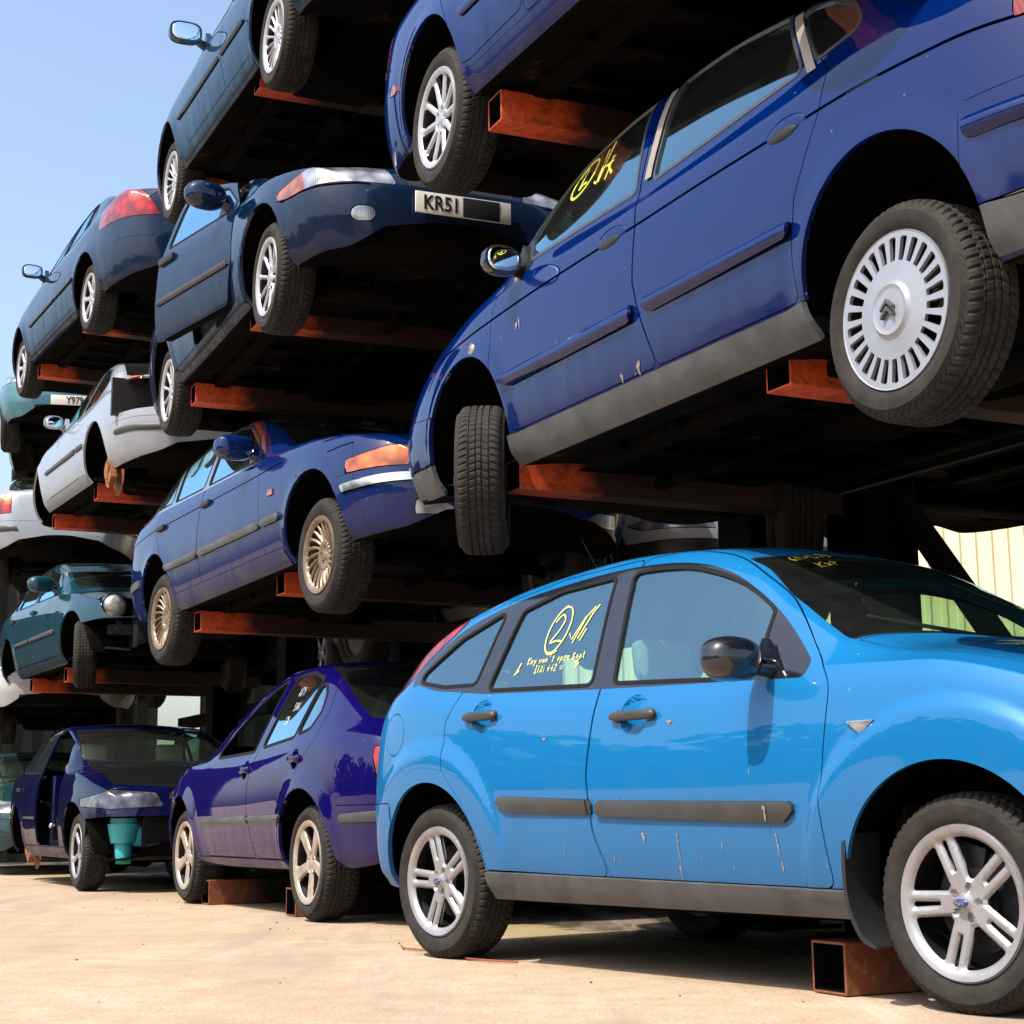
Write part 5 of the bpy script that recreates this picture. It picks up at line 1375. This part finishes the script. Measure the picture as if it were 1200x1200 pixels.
make_car(far(paint=P_DKGREEN), 'dark green saloon on the ground at the left picture edge behind the dark navy saloon', (-5.65, 20.3, .005), 20, 0, 'front', group='cars in the farthest stack', name='saloon_car', lod=lo)
# the other side of the double-sided rack; extra hidden cars block sky and light
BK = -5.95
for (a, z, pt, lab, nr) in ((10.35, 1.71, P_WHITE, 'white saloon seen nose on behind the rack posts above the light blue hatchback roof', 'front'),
                            (5.15, 1.84, P_BLACK, 'added black saloon in the shade behind the deep blue five-door', 'rear'),
                            (5.3, 3.25, P_BLACK, 'added black saloon in the shade behind the royal blue saloon on the third tier', 'rear'),
                            (10.6, 3.15, P_BLACK, 'added black saloon in the shade behind the midnight blue saloon with the open door', 'rear'),
                            (10.6, 4.75, P_NAVY, 'added navy saloon on the hidden side of the rack behind the grey blue saloon', 'rear'),
                            (15.4, 1.70, P_BLACK, 'added black saloon in the shade behind the teal green saloon', 'rear'),
                            (15.6, 3.2, P_NAVY, 'added navy saloon in the shade behind the silver coupe', 'front'),
                            (15.6, 4.75, P_BLACK, 'added black saloon in the shade behind the dusk blue saloon', 'front'),
                            (15.3, 0.005, P_BLACK, 'added black saloon on the ground in the shade behind the dark navy saloon', 'front'),
                            (10.2, 0.005, P_BLACK, 'added black saloon on the ground darkening the space behind the violet blue hatchback', 'rear'),  # this ground car and the next are added to darken under the rack
                            (5.2, 0.005, P_BLACK, 'added black saloon on the ground darkening the space behind the light blue hatchback', 'rear')):
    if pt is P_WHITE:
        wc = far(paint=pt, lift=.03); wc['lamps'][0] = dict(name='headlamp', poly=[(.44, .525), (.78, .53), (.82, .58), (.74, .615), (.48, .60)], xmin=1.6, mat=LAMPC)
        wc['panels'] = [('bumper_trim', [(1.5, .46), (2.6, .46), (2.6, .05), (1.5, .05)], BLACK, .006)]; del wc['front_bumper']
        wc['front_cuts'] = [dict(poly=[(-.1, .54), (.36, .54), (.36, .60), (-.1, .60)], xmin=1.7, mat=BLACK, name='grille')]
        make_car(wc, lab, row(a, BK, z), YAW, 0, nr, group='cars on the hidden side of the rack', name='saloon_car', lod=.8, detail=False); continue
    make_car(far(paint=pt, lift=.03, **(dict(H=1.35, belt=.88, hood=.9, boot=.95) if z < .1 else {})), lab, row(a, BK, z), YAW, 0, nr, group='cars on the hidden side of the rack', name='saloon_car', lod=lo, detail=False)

# ------------------------------------------------------------------ rack steelwork
def tube_beam(name, label, o, dirv, L, w=.15, t=.008, mat=None, group=None, cat='steel beam', h=None):
    h = h or w
    V = []; F = []
    for x in (0, L):
        for s in (1, 1-2*t/w):
            for sy, sz in ((-1, -1), (1, -1), (1, 1), (-1, 1)): V.append((x, sy*w/2*s, sz*(h/2 if s == 1 else h/2-t)))
    for k in range(4):
        j = (k+1) % 4
        F += [(k, j, 8+j, 8+k), (4+j, 4+k, 12+k, 12+j), (j, k, 4+k, 4+j), (8+k, 8+j, 12+j, 12+k)]
    me = bpy.data.meshes.new(name); me.from_pydata(V, [], F); me.update()
    o_ = link(name, me, [mat or ORANGE, INT])
    for k, p in enumerate(me.polygons): p.material_index = 1 if k % 4 == 1 else 0  # inside of the tube painted near black to stand for its shade
    bv = o_.modifiers.new('edges', 'BEVEL'); bv.width = .004; bv.segments = 2; bv.limit_method = 'ANGLE'
    o_.location = o; o_.rotation_euler = Vector(dirv).to_track_quat('X', 'Z').to_euler()
    tag(o_, label, cat, group); return o_
def car_pt(pos, yaw, pit, a, n, z):
    f = Vector((-math.sin(R(yaw)), math.cos(R(yaw)), 0)); nn = Vector((-math.cos(R(yaw)), -math.sin(R(yaw)), 0))
    f2 = f*math.cos(R(pit)) + Vector((0, 0, math.sin(R(pit))))
    return Vector(pos) + f2*a + nn*n + Vector((0, 0, z))
GB = 'orange beams carrying the cars'
for (pos, yaw, pit, a, z, lab) in (
    ((1.22, 6.17, 1.65), 26.5, .4, -.69, .325, 'open-ended orange beam under the rear of the deep blue five-door, beside its silver wheel'),
    ((1.22, 6.17, 1.65), 26.5, .4, 1.24, .325, 'open-ended orange beam under the front of the deep blue five-door, beside its turned wheel'),
    ((-1.04, 10.77, 1.65), 29.4, -1, -.60, .285, 'orange beam end below the slate blue saloon behind its front wheel'),
    ((-1.04, 10.77, 1.65), 29.4, -1, .92, .245, 'orange beam below the slate blue saloon near its rear wheel'),
    ((-1.10, 10.3, 3.176), 23.3, 0, -.72, .265, 'orange beam in the shade below the front of the midnight blue saloon with the open door'),
    ((-1.10, 10.3, 3.176), 23.3, 0, .86, .18, 'orange beam below the midnight blue saloon beside its rear wheel'),
    ((-1.22, 10.91, 4.91), 24.2, 1.9, 1.25, .25, 'orange beam under the top grey blue saloon beside its lower wheel'),
    ((-1.22, 10.91, 4.91), 24.2, 1.9, -.75, .29, 'orange beam under the top grey blue saloon beside its upper wheel'),
    ((.97, 6.01, 3.19), 23.7, 3.3, .86, .20, 'orange beam end behind the white ten-spoke wheel of the royal blue saloon'),
    ((.97, 6.01, 3.19), 23.7, 3.3, -.9, .22, 'orange beam under the near end of the royal blue saloon'),
    ((-3.62, 15.70, 4.81), 28.1, 1.1, 1.0, .20, 'orange beam below the dusk blue saloon above the Y979 number plate'),
    ((-3.62, 15.70, 4.81), 28.1, 1.1, -.85, .22, 'orange beam in the shade below the tail of the dusk blue saloon'),
    ((-3.23, 14.91, 3.13), 25.6, 2.5, -.90, .20, 'orange beam below the silver coupe beside its rusty brake disc'),
    ((-3.23, 14.91, 3.13), 25.6, 2.5, 1.02, .18, 'orange beam below the nose of the silver coupe'),
    ((-4.0, 17.0, 1.78), 28.5, .3, -.72, .17, 'dark orange beam below the teal green saloon behind its turned wheel'),
    ((-4.0, 17.0, 1.78), 28.5, .3, .75, .17, 'dark orange beam below the rear of the teal green saloon')):
    st = car_pt(pos, yaw, pit, a, .74, z)
    nn = Vector((-math.cos(R(yaw)), -math.sin(R(yaw)), 0))
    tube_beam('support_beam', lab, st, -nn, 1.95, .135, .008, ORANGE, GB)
# rusty stubs on the ground
GS = 'rusty box-section stubs on the ground'
for (pos, yaw, a, n, lab) in (((-.98, 10.87, 0), 26.4, 1.0, .74, 'rusty box stub on the ground behind the front wheel of the violet blue car'),
                              ((-.98, 10.87, 0), 26.4, -.70, .72, 'rusty box stub on the ground ahead of the rear wheel of the violet blue car'),
                              ((1.2, 6.2, 0), 26.8, -.665, .60, 'rusty box stub on the ground beneath the light blue hatchback beside its front wheel')):
    nn = Vector((-math.cos(R(yaw)), -math.sin(R(yaw)), 0))
    tube_beam('ground_stub', lab, car_pt(pos, yaw, 0, a, n, .083), -nn, 1.3, .17, .010, RUSTBEAM, GS, 'steel beam', h=.16)
# posts, rails, brace
def post(a, n, z0, z1, w, lab, name='rack_post'):
    b = MB(); b.box((0, 0, (z1-z0)/2), (w, .012, z1-z0)); 
    for s in (-1, 1): b.box((s*(w/2+.007), 0, (z1-z0)/2), (.014, w, z1-z0))
    b.box((0, 0, .010), (w*1.7, w*1.7, .02))
    o = b.build(name, POSTM, None, 0); o.location = row(a, n, z0); o.rotation_euler = (0, 0, R(YAW)); tag(o, lab, 'rack post', 'dark posts of the rack'); return o
MID = -4.98
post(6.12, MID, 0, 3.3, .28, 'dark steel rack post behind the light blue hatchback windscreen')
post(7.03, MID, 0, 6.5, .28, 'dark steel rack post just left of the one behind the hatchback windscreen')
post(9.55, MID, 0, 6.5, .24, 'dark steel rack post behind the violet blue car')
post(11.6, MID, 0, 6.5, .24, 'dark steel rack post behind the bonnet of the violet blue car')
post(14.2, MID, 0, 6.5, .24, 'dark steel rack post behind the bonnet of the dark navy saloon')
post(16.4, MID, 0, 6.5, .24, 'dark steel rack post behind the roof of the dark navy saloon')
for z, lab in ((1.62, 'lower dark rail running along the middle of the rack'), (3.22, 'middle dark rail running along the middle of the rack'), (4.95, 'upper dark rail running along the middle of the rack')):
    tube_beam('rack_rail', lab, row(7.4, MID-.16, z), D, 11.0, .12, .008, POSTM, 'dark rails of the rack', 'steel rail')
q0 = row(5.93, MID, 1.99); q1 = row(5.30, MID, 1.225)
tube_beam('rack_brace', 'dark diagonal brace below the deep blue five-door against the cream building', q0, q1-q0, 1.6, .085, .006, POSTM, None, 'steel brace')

# ------------------------------------------------------------------ warehouse behind
def clad_mat():
    m, nt = newmat('cream profiled cladding'); co = objco(nt)
    n = noise(nt, 1.2, 6, .6, co); b = nd(nt, 'ShaderNodeBsdfPrincipled', Roughness=.55)
    plug(nt, b, 'Base Color', ramp(nt, n, [(.3, (.66, .56, .36)), (.7, (.76, .67, .46))])); out(nt, b.outputs[0]); return m
wb = empty('warehouse', 'cream warehouse of ribbed sheet metal seen through the gap behind the light blue hatchback', 'building')
prof = []
x = 0.
while x < 26: prof += [(x, 0), (x+.10, 0), (x+.13, .035), (x+.19, .035)]; x += .22
V = [(x, y, z) for z in (0.0, 6.2) for x, y in prof]; m = len(prof)
F = [(i, i+1, m+i+1, m+i) for i in range(m-1)]
w_ = mesh_obj('wall', [(a, -b_, c_) for a, b_, c_ in V], F, None, clad_mat(), wb)
for p in w_.data.polygons: p.use_smooth = False
b = MB(); b.prism([(-.2, 6.15), (26.2, 6.15), (26.2, 6.35), (-.2, 6.35)], -.3, 14); b.build('roof', basic('grey roof sheet', (.3, .3, .3), .6), wb)
b = MB(); b.box((13, -.06, .25), (26, .08, .5)); b.build('plinth', basic('concrete plinth', (.35, .33, .30), .8), wb)
wb.location = (-4.2, 25.5, 0); wb.rotation_euler = (0, 0, R(-12))

# ------------------------------------------------------------------ dark sheet fence added so gaps behind the rack read black
def backdrop(name, x0, x1, lab):
    r = empty(name, lab, 'backdrop', 'added dark fence at the back of the yard')
    n = int((x1-x0)/.15); V = []
    for z in (0, 4.3):
        for k in range(n+1): V.append((k*.15, -.03*(k % 2), z))
    mesh_obj('backdrop_sheet', V, [(k, k+1, n+2+k, n+1+k) for k in range(n)], None, basic('black backdrop sheet', (.006, .006, .006), .7, spec=.1), r).data.polygons.foreach_set('use_smooth', [False]*n)
    for k in range(int((x1-x0)/2.4)+1):
        b = MB(); b.box((min(k*2.4, x1-x0), .06, 2.2), (.1, .1, 4.4)); b.build('post', POSTM, r, 0)
    r.location = (x0, 24.2, 0)
backdrop('black_backdrop', -14, -5.15, 'added dark fence far behind the dark navy saloon')
backdrop('black_backdrop', -4.5, -.25, 'added dark fence far behind the violet blue hatchback')

# ------------------------------------------------------------------ trees far across the yard (seen only mirrored in the car sides)
def leaf_mat():
    m, nt = newmat('tree foliage'); co = objco(nt); b = nd(nt, 'ShaderNodeBsdfPrincipled', Roughness=.7)
    plug(nt, b, 'Base Color', ramp(nt, noise(nt, 1.5, 4, .6, co), [(.3, (.02, .045, .012)), (.7, (.06, .10, .03))])); out(nt, b.outputs[0]); return m
LEAF = leaf_mat()
rnd = random.Random(3)
V = []; F = []
for k in range(46):
    ang = R(62) + R(95)*k/45; dist = 46 + rnd.uniform(-4, 6)
    cx, cy = -math.sin(ang)*dist, math.cos(ang)*dist; hh = rnd.uniform(5.0, 9.0); rr = rnd.uniform(2.4, 3.8)
    for j in range(330):
        u = rnd.gauss(0, .42); v = rnd.gauss(0, .42); w = rnd.uniform(-1, 1)
        s = math.sqrt(max(.08, 1-w*w*.85))
        c0 = Vector((cx+u*rr*s*1.3, cy+v*rr*s*1.3, hh*.5+w*hh*.48))
        a = Vector((rnd.uniform(-1, 1), rnd.uniform(-1, 1), rnd.uniform(-1, 1))).normalized(); t = a.orthogonal().normalized()
        sz = rnd.uniform(.35, .8); i0 = len(V)
        V += [c0+a*sz, c0+t*sz*.7, c0-a*sz, c0-t*sz*.7]; F.append((i0, i0+1, i0+2, i0+3))
tl = mesh_obj('treeline', V, F, None, LEAF); tag(tl, 'belt of broadleaf trees across the yard', 'trees', kind='stuff')
for p in tl.data.polygons: p.use_smooth = False

# ------------------------------------------------------------------ litter on the concrete
b = MB(); rnd = random.Random(5)
for k in range(70):
    a = rnd.uniform(4.2, 14); n = RL + rnd.uniform(.2, 1.3)**1.0 if rnd.random() < .6 else RL + rnd.uniform(.6, 5.2)
    p = row(a, n); s = rnd.uniform(.002, .007)
    b.ball((p.x, p.y, s*.4), (s, s*rnd.uniform(.6, 1.4), s*.6), 6, 4)
g = b.build('gravel', basic('pebble', (.24, .17, .11), .9, var=.5, sc=3), None, 0); tag(g, 'scattered pebbles and crumbs on the concrete', 'gravel', kind='stuff')
b = MB(); pts = [row(6.9-.13*k, RL+.98+.05*math.sin(k*1.3), .008) for k in range(9)]; b.tube(pts, .004, 5)
g = b.build('wire', basic('reddish wire', (.35, .08, .03), .6), None, 60); tag(g, 'thin reddish wire lying on the concrete beside the light blue hatchback', 'wire')
